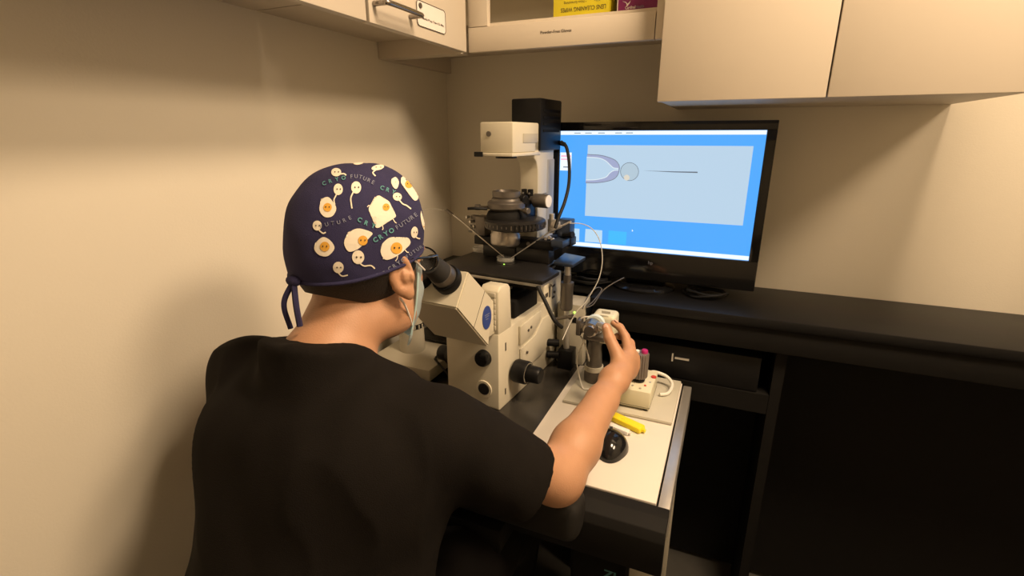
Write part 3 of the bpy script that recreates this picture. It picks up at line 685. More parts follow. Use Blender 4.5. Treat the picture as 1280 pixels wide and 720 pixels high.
# things seen left of the microscope: injector unit with cylinder
t = thing('injector_unit', 'cream flat unit with a tall cylinder behind the sitter, left of the microscope', 'instrument', (-.735, 1.02, TZ))
lz = TZ+.045
bm = N(); add_box(bm, (-.83, .955, TZ+.012), (-.640, 1.115, lz), .004); wobj('housing', bm, M_creamd, t)
bm = N(); add_box(bm, (-.82, .965, TZ+.0005), (-.655, 1.105, TZ+.0118)); wobj('foot_plate', bm, M_blackm, t)
q = atZ(516, 436, lz)
bm = N(); add_lathe(bm, (q.x, q.y, lz), (0, 0, 1), [(0, .034), (.075, .0335), (.076, .0335), (.092, .0335), (.14, .029), (.15, .02), (.15, 0)], 32); cy = wobj('cylinder', bm, M_creamd, t)
bm = N(); add_lathe(bm, (q.x, q.y, lz+.068), (0, 0, 1), [(0, .034), (0, .0345), (.013, .0345), (.013, .034)], 32)
o = wobj('scale_band', bm, M_black, t)
for k in range(9):
    a = radians(-160+k*20); c = V((q.x+.0346*cos(a), q.y+.0346*sin(a), lz+.0745)); wobj('scale_mark', add_box(N(), c-V((.0018, .0018, .005)), c+V((.0018, .0018, .005))), M_creamd, t)
bm = N(); add_tube(bm, [V((-.665, 1.08, lz+.008)), V((-.66, 1.02, lz+.005)), V((-.645, 1.0, lz+.006)), V((-.60, .985, lz-.02)), V((-.585, .98, TZ+.02))], .003, 8); wobj('cable', bm, M_cable, t)
bm = N(); add_cyl(bm, (-.665, 1.10, lz+.02), (-.575, 1.09, lz+.012), .014, n=20, bev=.002); wobj('plug', bm, M_creamd, t)
bm = N(); add_cyl(bm, (-.70, 1.112, lz+.055), (-.625, 1.11, lz+.060), .020, n=24, bev=.003); wobj('drum', bm, M_creamd, t)
bm = N(); add_cyl(bm, (-.72, 1.105, lz+.09), (-.64, 1.105, lz+.094), .010, n=20, bev=.002); wobj('knob', bm, M_steel, t)
bm = N(); add_cyl(bm, (-.64, 1.13, lz-.02), (-.64, 1.13, lz+.07), .024, n=24); wobj('dark_spool', bm, M_blackm, t)
# pale power box behind the post with green light
t = thing('power_box', 'cream power box with tiny green light, between post and joystick', 'box', (-.435, 1.44, .956))
# (stands on the bench behind the post)
wobj('case', add_box(N(), (-.475, 1.415, .9565), (-.400, 1.47, 1.02), .003), M_creamd, t)
g = atY(718, 391, 1.222)
t2 = thing('light_relay', 'small cream relay box with a green lamp behind the joystick', 'box', (-.355, 1.26, TZ))
wobj('case', add_box(N(), (-.395, 1.225, TZ+.0005), (-.318, 1.31, TZ+.175), .003), M_creamd, t2)
wobj('indicator_light', add_ell(N(), (g.x, 1.2242, g.z), (.0035, .002, .0035), None, 12, 8), M_green, t2)
wobj('socket', add_box(N(), (g.x-.006, 1.2238, g.z-.030), (g.x+.006, 1.2252, g.z-.014), .001), M_black, t2)
t['label'] = 'cream power box on the bench behind the grey post'

# ------------------------------------------------------------------ joystick manipulator held by the hand
JY = 1.10
jb = atY(742, 473, 1.125)
t = thing('joystick_manipulator', 'silver and cream hydraulic joystick gripped by the hand on the tray', 'manipulator', (-.262, 1.125, TB))
jx, jy = -.262, 1.125
bm = N(); add_lathe(bm, (jx, jy, TB+.0005), (0, 0, 1), [(0, .022), (.002, .024), (.022, .024), (.026, .0225), (.036, .0225), (.038, .0205), (.100, .0165), (.104, .0165), (.112, .020)], 32); wobj('stem', bm, M_dsteel, t)
wobj('stem_ring', add_lathe(N(), (jx, jy, TB+.030), (0, 0, 1), [(0, .0225), (0, .0238), (.012, .0232), (.012, .0222)], 32), M_creamd, t)
K = atY(742, 408, 1.080)
bm = N(); add_lathe(bm, K+V((-.004, .030, -.004)), (.05, -1, .08), [(0, .016), (.004, .022), (.034, .022), (.038, .020), (.060, .017), (.062, .013), (.070, .012), (.070, 0)], 32); wobj('drive_barrel', bm, M_chrome, t)
wobj('blue_band', add_lathe(N(), K+V((.0, .020, .001)), (.05, -1, .08), [(0, .0222), (0, .0230), (.018, .0230), (.018, .0222)], 32), M_mask, t)
q = atY(727, 409, 1.080)
bm = N(); add_cyl(bm, K+V((-.012, 0, -.003)), q+V((-.002, .005, -.002)), .013, n=24, bev=.002); wobj('side_drive', bm, M_dsteel, t)
bm = N(); add_box(bm, q+V((-.012, -.010, -.020)), q+V((.0, .018, .020)), .003); wobj('end_cap', bm, M_dsteel, t)
bm = N(); add_box(bm, (jx-.018, jy-.055, K.z-.034), (jx+.034, jy+.012, K.z-.021), .003); wobj('carriage', bm, M_dsteel, t)
# cream motor box behind
a0, a1 = atY(745, 388, 1.145), atY(771, 420, 1.145)
bm = N(); add_box(bm, (a0.x-.002, 1.110, a1.z-.014), (a1.x, 1.165, a0.z+.002), .010, 4); wobj('motor_box', bm, M_boxc, t)
wobj('motor_screw', add_cyl(N(), atY(752, 397, 1.108), atY(752, 397, 1.112), .0035, n=12), M_dsteel, t)
wobj('motor_mark', add_box(N(), atY(752, 391.5, 1.1095), atY(763, 389.8, 1.1105)), M_creamd, t)
# fine knob held between thumb and finger
KN = atY(757, 411, 1.045)
bm = N(); add_lathe(bm, KN+V((-.022, .022, 0)), (.75, -.75, .02), [(0, .006), (.012, .006), (.012, .0095), (.030, .0095), (.034, .0085), (.034, 0)], 24); wobj('fine_knob', bm, M_steel, t)
bm = N(); add_lathe(bm, atY(750, 410, 1.060), (.3, -1, .1), [(0, .006), (.010, .006), (.010, 0)], 16); wobj('knob_screw', bm, M_steel, t)
bm = N(); add_cyl(bm, (jx+.005, jy, TB+.1), (jx+.03, jy+.01, K.z), .012, n=20); wobj('elbow_joint', bm, M_dsteel, t)
# white tubing loops
P = [atY(x, y, yv) for x, y, yv in ((744, 399, 1.09), (736, 396, 1.085), (727, 398, 1.085), (722, 405, 1.085), (722, 414, 1.085), (728, 424, 1.09), (733, 436, 1.10), (737, 452, 1.11))]
bm = N(); add_tube(bm, P, .0022, 8); wobj('tubing', bm, M_tube, t)
P = [atY(x, y, yv) for x, y, yv in ((731, 424, 1.085), (726, 435, 1.085), (722, 446, 1.09), (722, 460, 1.10))] + [V((-.275, 1.07, TB+.004)), V((-.262, 1.065, TB+.0035)), V((-.245, 1.08, TB+.0035))]
bm = N(); add_tube(bm, P, .0018, 8); wobj('tubing', bm, M_tube, t)
# long clear tubing from the right manipulator over the monitor down to the joystick
P = [atD(x, y, d) for x, y, d in ((712, 279, 1.17), (728, 280, 1.17), (741, 287, 1.17), (750, 302, 1.17), (753, 325, 1.17), (749, 347, 1.17), (740, 365, 1.17), (730, 380, 1.17), (722, 388, 1.17))] + [atD(712, 405, 1.17), atD(703, 425, 1.15)]
tag(obj('clear_tubing', add_tube(N(), P, .0011, 8), M_tubec), 'thin clear tube arching in front of the monitor down to the post', 'tube')
P = [atD(x, y, d) for x, y, d in ((728, 386, 1.20), (734, 372, 1.23), (745, 360, 1.26), (752, 362, 1.27), (742, 376, 1.24), (733, 384, 1.22), (742, 380, 1.23), (753, 364, 1.26), (765, 355, 1.27), (780, 347, 1.29))]
tag(obj('thin_cable', add_tube(N(), P, .0014, 7), M_dsteel), 'thin grey looped cable hanging over the bench edge', 'cable')

# ------------------------------------------------------------------ control box with ridged joystick
bx0, bx1, by0, by1 = -.190, -.108, 1.022, 1.140
t = thing('control_box', 'cream control box with ridged grey joystick and magenta button on the tray', 'controller', ((bx0+bx1)/2, (by0+by1)/2, TB))
bm = N(); add_box(bm, (bx0, by0, TB+.005), (bx1, by1, TB+.048), .003); wobj('case', bm, M_boxc, t)
wobj('seam', add_box(N(), (bx0-.0004, by0-.0004, TB+.009), (bx1+.0004, by1, TB+.0098)), M_gap, t)
for x in (bx0+.01, bx1-.01):
    for y in (by0+.01, by1-.01): wobj('foot', add_cyl(N(), (x, y, TB+.0003), (x, y, TB+.006), .006, n=14), M_rubber, t)
jc = V(((bx0+bx1)/2+.006, by0+.050, TB+.048))
bm = N(); add_lathe(bm, jc, (0, 0, 1), [(0, .013), (.004, .014), (.006, .009), (.012, .009)], 24); js = wobj('joystick_boot', bm, M_rubber, t)
bm = N(); prof = []
nr = 20
x_, rings = 0, []
for z, s in ((.010, .85), (.013, 1), (.068, 1), (.071, .93)):
    rings.append([bm.verts.new((jc.x+(.0178*s+(.0013 if (i//2) % 2 else -.0008))*cos(2*pi*i/80), jc.y+(.0178*s+(.0013 if (i//2) % 2 else -.0008))*sin(2*pi*i/80), jc.z+z)) for i in range(80)])
for A_, B_ in zip(rings, rings[1:]):
    for i in range(80): bm.faces.new((A_[i], A_[(i+1) % 80], B_[(i+1) % 80], B_[i]))
bm.faces.new(rings[0]); bm.faces.new(rings[-1]); wobj('joystick_grip', bm, M_grip, t)
bm = N(); add_lathe(bm, jc+V((.008, .002, .071)), (0, 0, 1), [(0, .0075), (.006, .0075), (.008, .006), (.008, 0)], 18); o = wobj('button', bm, M_magenta, t); o['label'] = 'magenta push button'
bm = N(); add_lathe(bm, jc+V((-.008, .0, .071)), (0, 0, 1), [(0, .005), (.004, .005), (.005, .004), (.005, 0)], 16); wobj('button', bm, M_white, t)
for k, (dx, dy, m_) in enumerate(((.018, -.02, M_red), (.026, .0, M_steel), (-.008, -.032, M_steel), (-.026, -.02, M_steel), (-.030, .004, M_dsteel), (.010, -.038, M_steel), (.030, .030, M_red))):
    bm = N(); q = jc+V((dx, dy, 0)); add_lathe(bm, q, (0, 0, 1), [(0, .0025), (.002, .0025), (.003, 0)] if k != 6 else [(0, .006), (.003, .006), (.004, .003), (.004, 0)], 12); wobj('panel_lamp', bm, m_, t)
P = [V((bx1-.02, by1+.001, TB+.03)), V((bx1-.015, by1+.02, TB+.034)), V((bx1+.015, by1+.028, TB+.026)), V((bx1+.034, by1+.015, TB+.014)), V((bx1+.030, by1-.02, TB+.006)), V((bx1+.012, by1-.035, TB+.005))]
bm = N(); add_tube(bm, P, .0042, 10); wobj('cable', bm, M_tube, t)
P = [V((bx0-.001, by0+.09, TB+.03)), V((bx0-.015, by0+.085, TB+.036)), V((bx0-.020, by0+.06, TB+.025)), V((bx0-.014, by0+.05, TB+.012)), V((bx0-.022, by0+.065, TB+.004))]
bm = N(); add_tube(bm, P, .0028, 8); wobj('cable', bm, M_cable, t)

# ------------------------------------------------------------------ small things on the board
def bar(name, label, cat, p, q, w, h, m_):
    p, q = V((p.x, p.y, BD)), V((q.x, q.y, BD)); d = (q-p).normalized(); n_ = V((-d.y, d.x, 0))*w/2
    t = thing(name, label, cat, p)
    bm = N(); add_prism(bm, [p+n_+V((0, 0, .0005)), p-n_+V((0, 0, .0005)), q-n_+V((0, 0, .0005)), q+n_+V((0, 0, .0005))], (0, 0, h), min(h, w)*.3)
    wobj('body', bm, m_, t); return t, p, q, d
t, p, q, d = bar('yellow_marker', 'chunky yellow plastic marker lying on the board behind the mouse', 'marker', atZ(756, 519, BD), atZ(803, 541, BD), .024, .013, M_yellow)
bm = N(); add_cyl(bm, q+V((0, 0, .007)), q+d*.006+V((0, 0, .007)), .004, n=12); wobj('end_knob', bm, M_yellow, t)
bm = N(); c = (p+q)/2; add_box(bm, c+V((-.004, -.004, .0133)), c+V((.004, .004, .0142))); wobj('clip', bm, M_yellow, t)
t, p, q, d = bar('white_marker', 'white plastic stick beside the yellow marker', 'marker', atZ(748, 529, BD), atZ(786, 544, BD), .014, .010, M_white)
bm = N(); add_cyl(bm, q+V((0, 0, .0055)), q+d*.004+V((0, 0, .0055)), .0035, n=12); wobj('tip', bm, M_white, t)
# mouse
mc = (atZ(742, 567, BD)+atZ(781, 566, BD)+atZ(752, 537, BD)+atZ(774, 540, BD))/4 + V((.004, -.018, 0))
t = thing('computer_mouse', 'glossy black computer mouse on the cream board beside the forearm', 'mouse', (mc.x, mc.y, BD), radians(10))
bm = N(); bmesh.ops.create_uvsphere(bm, u_segments=36, v_segments=20, radius=1)
for v in bm.verts:
    x, y, z = v.co
    w = .034*(1+.10*cos(y*3)); hgt = .036*(1-.22*y-.25*y*y)
    v.co = (x*w*(1-.12*max(0, y)), y*.055, max(0, z)*hgt + (.0008 if z > 0 else .0005))
obj('shell', bm, M_blackg, t)
obj('wheel', add_cyl(N(), (-.003, .026, .0235), (.003, .026, .0235), .0065, n=18), M_rubber, t)
obj('button_seam', add_tube(N(), [(0, .05, .010), (0, .042, .0175), (0, .02, .0285), (0, .0, .0345)], .0005, 5), M_gap, t)

# ------------------------------------------------------------------ implicit surfaces for the person
class Field:
    def __init__(s, lo, hi, h):
        s.lo = np.array(lo, float); s.h = h; s.n = np.ceil((np.array(hi)-s.lo)/h).astype(int)+1
        s.d = np.full(s.n, .2, np.float32)
    def _sub(s, lo, hi, m):
        i0 = np.maximum(0, np.floor((lo-m-s.lo)/s.h).astype(int)); i1 = np.minimum(s.n, np.ceil((hi+m-s.lo)/s.h).astype(int)+1)
        if (i1 <= i0).any(): return None
        ax = [s.lo[k] + s.h*np.arange(i0[k], i1[k]) for k in range(3)]
        g = np.stack(np.meshgrid(*ax, indexing='ij'), -1).astype(np.float32)
        return tuple(slice(a, b) for a, b in zip(i0, i1)), g
    def _mix(s, sl, d, k, sub):
        o = s.d[sl]
        if sub:
            d = -d; h = np.clip(.5 - .5*(o - d)/k, 0, 1) if k > 0 else None
            s.d[sl] = np.maximum(o, d) if k <= 0 else o*(1-h) + d*h + k*h*(1-h)
        else:
            h = np.clip(.5 + .5*(o - d)/k, 0, 1); s.d[sl] = o*(1-h) + d*h - k*h*(1-h)
    def cone(s, p, q, r0, r1, k=.02, sub=False, flat=1.0, side=None):
        p, q = np.array(p, float), np.array(q, float); m = max(r0, r1) + k + 3*s.h + .02
        r = s._sub(np.minimum(p, q), np.maximum(p, q), m)
        if r is None: return s
        sl, g = r; v = q-p; L2 = max(v@v, 1e-9)
        w = g-p
        if side is not None:          # flattened across 'side'
            sd = np.array(side, float); sd -= v*(sd@v)/L2; sd /= np.linalg.norm(sd)
        t = np.clip((w@v)/L2, 0, 1); e = w - t[..., None]*v
        if side is not None:
            c = e@sd; d = np.sqrt(np.maximum((e**2).sum(-1) - c**2 + (c*flat)**2, 0))
        else: d = np.sqrt((e**2).sum(-1))
        s._mix(sl, (d - (r0 + (r1-r0)*t)).astype(np.float32), k, sub); return s
    def ell(s, c, r, R=None, k=.02, sub=False):
        c, r = np.array(c, float), np.array(r, float); m = r.max() + k + 3*s.h + .01
        q = s._sub(c, c, m)
        if q is None: return s
        sl, g = q; w = g-c
        if R is not None: w = w @ np.array(R)        # columns of R are the local axes
        k0 = np.sqrt(((w/r)**2).sum(-1)); k1 = np.sqrt(((w/(r*r))**2).sum(-1)) + 1e-9
        s._mix(sl, (k0*(k0-1)/k1).astype(np.float32), k, sub); return s
    def cut(s, p, n, box=None, k=.004):
        """removes what lies beyond the plane (p, n), inside a box (lo, hi) of the grid"""
        n = np.array(n, float)/np.linalg.norm(n); p = np.array(p, float)
        r = s._sub(*([s.lo, s.lo+s.h*s.n] if box is None else [np.array(b, float) for b in box]), 0)
        sl, g = r; s._mix(sl, -((g-p)@n).astype(np.float32), k, True); return s
    def mesh(s):
        d = s.d; nx, ny, nz = d.shape; neg = d < 0
        c = np.zeros((nx-1, ny-1, nz-1), np.int8)
        for i in (0, 1):
            for j in (0, 1):
                for k in (0, 1): c += neg[i:nx-1+i, j:ny-1+j, k:nz-1+k]
        act = (c > 0) & (c < 8); I = np.argwhere(act)
        idx = np.full(act.shape, -1, np.int32); idx[act] = np.arange(len(I))
        acc = np.zeros((len(I), 3)); cnt = np.zeros(len(I))
        cs = [(i, j, k) for i in (0, 1) for j in (0, 1) for k in (0, 1)]
        val = {q: d[I[:, 0]+q[0], I[:, 1]+q[1], I[:, 2]+q[2]] for q in cs}
        for a in cs:
            for ax in range(3):
                if a[ax]: continue
                b = list(a); b[ax] = 1; b = tuple(b); va, vb = val[a], val[b]; m = (va < 0) != (vb < 0)
                t = np.where(m, va/np.where(m, va-vb, 1), 0); P = np.tile(np.array(a, float), (len(I), 1)); P[:, ax] += t
                acc[m] += P[m]; cnt[m] += 1
        vs_ = s.lo + s.h*(I + acc/cnt[:, None])
        quads = []
        for ax in range(3):
            o1, o2 = [(1, 2), (2, 0), (0, 1)][ax]
            sl0 = [slice(None)]*3; sl1 = [slice(None)]*3; sl0[ax] = slice(0, -1); sl1[ax] = slice(1, None)
            ch = neg[tuple(sl0)] != neg[tuple(sl1)]; E_ = np.argwhere(ch)
            E_ = E_[(E_[:, o1] > 0) & (E_[:, o2] > 0) & (E_[:, o1] < d.shape[o1]-1) & (E_[:, o2] < d.shape[o2]-1)]
            def at(a, b): q = E_.copy(); q[:, o1] -= a; q[:, o2] -= b; return idx[q[:, 0], q[:, 1], q[:, 2]]
            f = np.stack([at(1, 1), at(0, 1), at(0, 0), at(1, 0)], 1)
            fl = ~neg[E_[:, 0], E_[:, 1], E_[:, 2]]; f[fl] = f[fl][:, ::-1]; quads.append(f)
        return vs_, np.concatenate(quads)
def fobj(name, F, m_, parent=None, relax=1):
    v, f = F.mesh()
    me = bpy.data.meshes.new(name); me.vertices.add(len(v)); me.vertices.foreach_set('co', v.astype(np.float32).ravel())
    me.loops.add(len(f)*4); me.loops.foreach_set('vertex_index', f.astype(np.int32).ravel())
    me.polygons.add(len(f)); me.polygons.foreach_set('loop_start', np.arange(0, len(f)*4, 4, dtype=np.int32))
    me.update(calc_edges=True); me.polygons.foreach_set('use_smooth', np.ones(len(f), bool)); me.materials.append(m_)
    if relax:
        bm = bmesh.new(); bm.from_mesh(me)
        for _ in range(relax): bmesh.ops.smooth_vert(bm, verts=bm.verts, factor=.5, use_axis_x=True, use_axis_y=True, use_axis_z=True)
        bm.to_mesh(me); bm.free()
    o = bpy.data.objects.new(name, me); COL.objects.link(o)
    if parent: o.parent = parent
    return o

# pose (metres); the pixel gives the direction, the distance comes from the table, knob and eyepieces touched
HC = V((-.503, .588, 1.168))                          # head centre at ear height
HR = (Matrix.Rotation(radians(-4), 3, 'Z') @ Matrix.Rotation(radians(-9), 3, 'X'))   # facing +Y, tipped to the eyepieces
HA = np.array(HR)
def hp(x, y, z): return HC + HR @ V((x, y, z))
S_R, E_R, W_R = V((-.322, .512, .958)), V((-.203, .652, .832)), V((-.171, .918, .886))
S_L, E_L, W_L = V((-.682, .505, .980)), V((-.755, .60, .825)), V((-.740, .775, .790))
NB = V((-.503, .490, 1.050)); CH = V((-.500, .470, .92)); PV = V((-.485, .36, .64))

F = Field((-.84, .22, .58), (-.05, 1.12, 1.36), .0032)
# trunk under the clothes
F.cone(PV+V((-.07, 0, 0)), PV+V((.07, 0, 0)), .11, .11, .05).cone(PV, CH, .115, .125, .06, flat=.8, side=(1, 0, 0))
F.cone(CH+V((-.07, 0, -.01)), CH+V((.07, 0, -.01)), .09, .09, .05)
F.cone(V(S_L)+V((.04, 0, .0)), V(S_R)+V((-.04, 0, .0)), .045, .045, .03)
F.cone(NB+V((0, -.02, -.03)), hp(0, -.025, -.06), .062, .056, .03)
F.cone(NB+V((0, -.01, -.01)), S_R+V((-.05, 0, .0)), .052, .04, .03).cone(NB+V((0, -.01, -.01)), S_L+V((.05, 0, .0)), .052, .04, .03)
# head
F.ell(hp(0, -.012, .035), (.076, .098, .088), HA, .02)
F.ell(hp(0, .030, -.035), (.062, .066, .082), HA, .03)
F.ell(hp(0, .055, -.085), (.040, .040, .030), HA, .03)
for s_ in (-1, 1):
    F.ell(hp(s_*.034, .064, -.018), (.022, .022, .020), HA, .02)          # cheekbones
    F.ell(hp(s_*.053, .012, -.075), (.014, .040, .022), HA, .03)          # jaw angles
    F.ell(hp(s_*.030, .094, .012), (.013, .008, .010), HA, .008, True)    # eye sockets
    F.ell(hp(s_*.030, .084, .012), (.012, .012, .011), HA, .004)          # eyeballs under lids
F.ell(hp(0, .086, .030), (.050, .014, .012), HA, .012)                    # brow
F.cone(hp(0, .092, .018), hp(0, .112, -.022), .009, .013, .012)           # nose
F.ell(hp(0, .090, -.062), (.024, .012, .006), HA, .008)                   # mouth
F.ell(hp(0, .092, -.064), (.022, .012, .0015), HA, .003, True)
for s_ in (-1, 1):                                                        # ears: shell, rim, hollow, lobe, tragus
    ER = np.array(HR @ Matrix.Rotation(radians(s_*-24), 3, 'Z') @ Matrix.Rotation(radians(14), 3, 'X'))
    c = hp(s_*.083, -.012, -.002)
    F.ell(c, (.0075, .020, .033), ER, .006)
    cc = V(c) + V(ER @ np.array([s_*.0075, .002, .002])); F.ell(cc, (.0085, .0125, .0235), ER, .003, True)
    F.ell(V(c) + V(ER @ np.array([s_*.003, .004, -.003])), (.004, .006, .010), ER, .005)
    F.ell(V(c) + V(ER @ np.array([s_*.001, .006, -.029])), (.006, .009, .011), ER, .006)
    F.ell(V(c) + V(ER @ np.array([s_*.0045, .0145, -.006])), (.005, .004, .007), ER, .004)
# arms
def arm(S, E_, W):
    S, E_, W = V(S), V(E_), V(W)
    F.cone(S, E_, .046, .041, .02)
    m1 = E_.lerp(W, .28); F.cone(E_, m1, .0415, .0405, .02); F.cone(m1, E_.lerp(W, .75), .0405, .030, .02)
    F.cone(E_.lerp(W, .75), W, .029, .0265, .015, flat=1.15, side=(0, 0, 1))
arm(S_R, E_R, W_R); arm(S_L, E_L, W_L)
# right hand: pinching the fine knob
def chain(pts, rs, k=.004):
    for (a, b), (r0, r1) in zip(zip(pts, pts[1:]), zip(rs, rs[1:])): F.cone(a, b, r0, r1, k)
D_ = atD
fing = dict(
    thumb=[D_(777, 464, 1.035), D_(770, 440, 1.050), D_(762, 423, 1.062), D_(758, 409, 1.070)],
    index=[D_(786, 441, 1.080), D_(782, 421, 1.106), D_(775, 409, 1.112), D_(767, 404, 1.104)],
    middle=[D_(790, 448, 1.088), D_(788, 429, 1.120), D_(780, 421, 1.130), D_(771, 420, 1.122)],
    ring=[D_(790, 457, 1.088), D_(789, 441, 1.118), D_(783, 434, 1.130), D_(774, 434, 1.122)],
    little=[D_(787, 466, 1.080), D_(787, 453, 1.106), D_(784, 447, 1.118), D_(776, 447, 1.112)])
wr = V(W_R)
for n_, p_ in fing.items():
    if n_ == 'thumb':
        F.cone(wr, p_[0], .024, .019, .018); chain(p_, (.0180, .0135, .0120, .0100))
    else:
        F.cone(wr, p_[0], .021, .0128, .016)
for a, b in (('index', 'middle'), ('middle', 'ring'), ('ring', 'little')): F.cone(fing[a][0], fing[b][0], .0125, .0118, .012)
F.cone(fing['thumb'][0], V(fing['index'][0]).lerp(wr, .35), .014, .013, .014)
for n_, rs in (('index', (.0125, .0098, .0088, .0076)), ('middle', (.0125, .0098, .0088, .0078)), ('ring', (.012, .0092, .0084, .0074)), ('little', (.0112, .0082, .0074, .0066))): chain(fing[n_], rs, .003)
# left hand resting on the table
wl = V(W_L)
for k, (dx, ln) in enumerate(((-.030, .062), (-.010, .074), (.011, .078), (.030, .070))):
    m0 = wl+V((dx+.004, .085, -.010)); F.cone(wl, m0, .020, .0115, .014); chain([m0, m0+V((dx*.2, ln*.45, .004)), m0+V((dx*.25, ln*.8, -.006)), m0+V((dx*.25, ln, -.014))], (.0112, .009, .008, .007), .003)
chain([wl+V((.02, .02, 0)), wl+V((.042, .05, -.006)), wl+V((.05, .08, -.010)), wl+V((.050, .105, -.014))], (.015, .011, .009, .008))
person = fobj('person', F, M_skin, None, 1)
tag(person, 'seated person in black scrubs, patterned cap and face mask, hand on the joystick', 'person')

# nails of the thumb and first finger
def nail(p, q, up, w):
    d = (V(q)-V(p)).normalized(); n_ = V(up) - d*V(up).dot(d); n_.normalize(); x = d.cross(n_)
    bm = N(); add_ell(bm, (0, 0, 0), (w, w*1.35, .0012), None, 14, 8)
    o = obj('nail', bm, M_nail, person); R3 = Matrix((x, d, n_)).transposed().to_4x4(); o.matrix_basis = Matrix.Translation(V(q) - d*.001 + n_*.0085) @ R3
nail(fing['thumb'][2], fing['thumb'][3], V(_C) - V(fing['thumb'][3]) + V((-.3, 0, .2)), .0052)
nail(fing['index'][2], fing['index'][3], V((.4, -.2, 1)), .0046)

# shirt
def folds(o, amp, sc_, seed=0):
    import mathutils.noise as mn
    me = o.data; nr = [v.normal.copy() for v in me.vertices]; out = []
    for v, n_ in zip(me.vertices, nr):
        p = v.co*sc_; q = V((p.x+seed, p.y*.7+p.x*.4, p.z*.55))
        w = mn.noise(q) + .5*mn.noise(q*2.3)
        r = 1-abs(mn.noise(V((p.x*1.1+seed, p.y*1.1-p.z*.8, p.z*.5+p.x*.6))))*2.2      # long soft creases
        out.extend(v.co + n_*amp*(w + .55*max(0, r)**2))
    me.vertices.foreach_set('co', out); me.update()
G = Field((-.86, .20, .58), (-.10, .84, 1.14), .0055)
G.cone(PV+V((-.075, .01, 0)), PV+V((.075, .01, 0)), .128, .128, .05).cone(PV+V((0, .0, .05)), CH, .125, .138, .06, flat=.82, side=(1, 0, 0))
G.cone(PV+V((.10, .0, .02)), V((-.385, .475, .90)), .066, .070, .05).cone(PV+V((-.10, .0, .02)), V((-.615, .475, .90)), .066, .070, .05)
G.cone(CH+V((-.09, .0, .0)), CH+V((.09, .0, .0)), .105, .105, .05)
G.cone(S_L+V((.035, -.01, .006)), S_R+V((-.035, -.01, .006)), .056, .056, .03)
G.cone(NB+V((0, -.015, -.030)), S_R+V((-.020, -.005, .004)), .066, .054, .025).cone(NB+V((0, -.015, -.030)), S_L+V((.020, -.005, .004)), .066, .054, .025)
G.cone(CH+V((-.04, .03, .0)), CH+V((.04, .03, .0)), .112, .112, .05)
# sleeves
for S, E_, f_ in ((S_R, E_R, 1), (S_L, E_L, -1)):
    d = (E_-S).normalized(); L = (E_-S).length; H = Field(G.lo, G.lo+G.h*(G.n-1.5), G.h)
    H.cone(S-d*.01, S+d*(L+.08)+V((-.004, -.012, -.030)), .061, .070, .02)
    e = S+d*(L*.72); cn_ = (d + V((.15, -.05, -.45))*.6).normalized()
    H.cut(e, cn_, None, .004)
    h = np.clip(.5+.5*(G.d-H.d)/.035, 0, 1); G.d[:] = G.d*(1-h)+H.d*h-.035*h*(1-h)
G.cone(NB+V((0, -.022, -.030)), NB+V((0, -.014, .050)), .074, .066, .022)
G.cut(NB+V((0, -.05, .048)), (0, .35, 1), (NB-V((.12, .12, .0)), NB+V((.12, .12, .09))), .005)
shirt = fobj('scrub_shirt', G, M_scrub, person, 1); folds(shirt, .0085, 9, 3); shirt['label'] = 'short sleeved black scrub shirt'
# trousers and shoes
T_ = Field((-.72, .20, .04), (-.24, 1.02, .80), .008)
T_.cone(PV+V((-.07, 0, -.02)), PV+V((.07, 0, -.02)), .135, .135, .05)
for s_ in (-1, 1):
    hipp, kn, an = PV+V((s_*.085, .02, -.02)), V((-.485+s_*.135, .79, .585)), V((-.485+s_*.13, .72, .16))
    T_.cone(hipp, kn, .098, .068, .04).cone(kn, an, .068, .055, .03)
tr = fobj('trousers', T_, M_trous, person, 1); folds(tr, .008, 8, 11)
for s_ in (-1, 1):
    bm = N(); c = V((-.485+s_*.13, .78, .07)); add_ell(bm, c, (.042, .12, .045), None, 20, 12)
    for v in bm.verts: v.co.z = max(v.co.z, .035)
    obj('shoe', bm, M_rubber, person)

# cap: own surface around the skull
bm = N(); bmesh.ops.create_uvsphere(bm, u_segments=72, v_segments=48, radius=1)
for v in bm.verts:
    x, y, z = v.co
    bul = 1 + .035*max(0, z)*(1-max(0, z)) + .02*max(0, -y) + .20*max(0, y)*max(0, z) + .10*abs(x)*max(0, z)
    v.co = hp(x*.0865*bul, -.014 + y*.1090*bul, .036 + z*.1170*bul)
cut_p, cut_n = hp(0, .0, .016), (HR @ V((0, -.27, 1))).normalized()
bmesh.ops.bisect_plane(bm, geom=bm.verts[:]+bm.edges[:]+bm.faces[:], plane_co=cut_p, plane_no=-cut_n, clear_outer=True)
import mathutils.noise as mnz
for v in bm.verts:
    q = HR.transposed() @ (v.co-HC); a = mnz.noise(V((q.x*22, q.y*22, q.z*30)))
    v.co += (v.co-hp(0, -.014, .033)).normalized()*(.0022*a)
bvh = BVHTree.FromBMesh(bm)
edge_loop = [e for e in bm.edges if len(e.link_faces) == 1]
eb = [e.verts[0].co.copy() for e in edge_loop]
cap = obj('surgical_cap', bm, M_cap, person, 180); cap['label'] = 'navy cotton cap printed with fried eggs and tadpoles'
cc_ = sum(eb, V())/len(eb); eb.sort(key=lambda p: math.atan2((HR.transposed() @ (p-cc_)).y, (HR.transposed() @ (p-cc_)).x))
bm = N(); add_tube(bm, eb[::2]+[eb[0]], .0028, 8, 2); obj('cap_hem', bm, M_cap, cap)
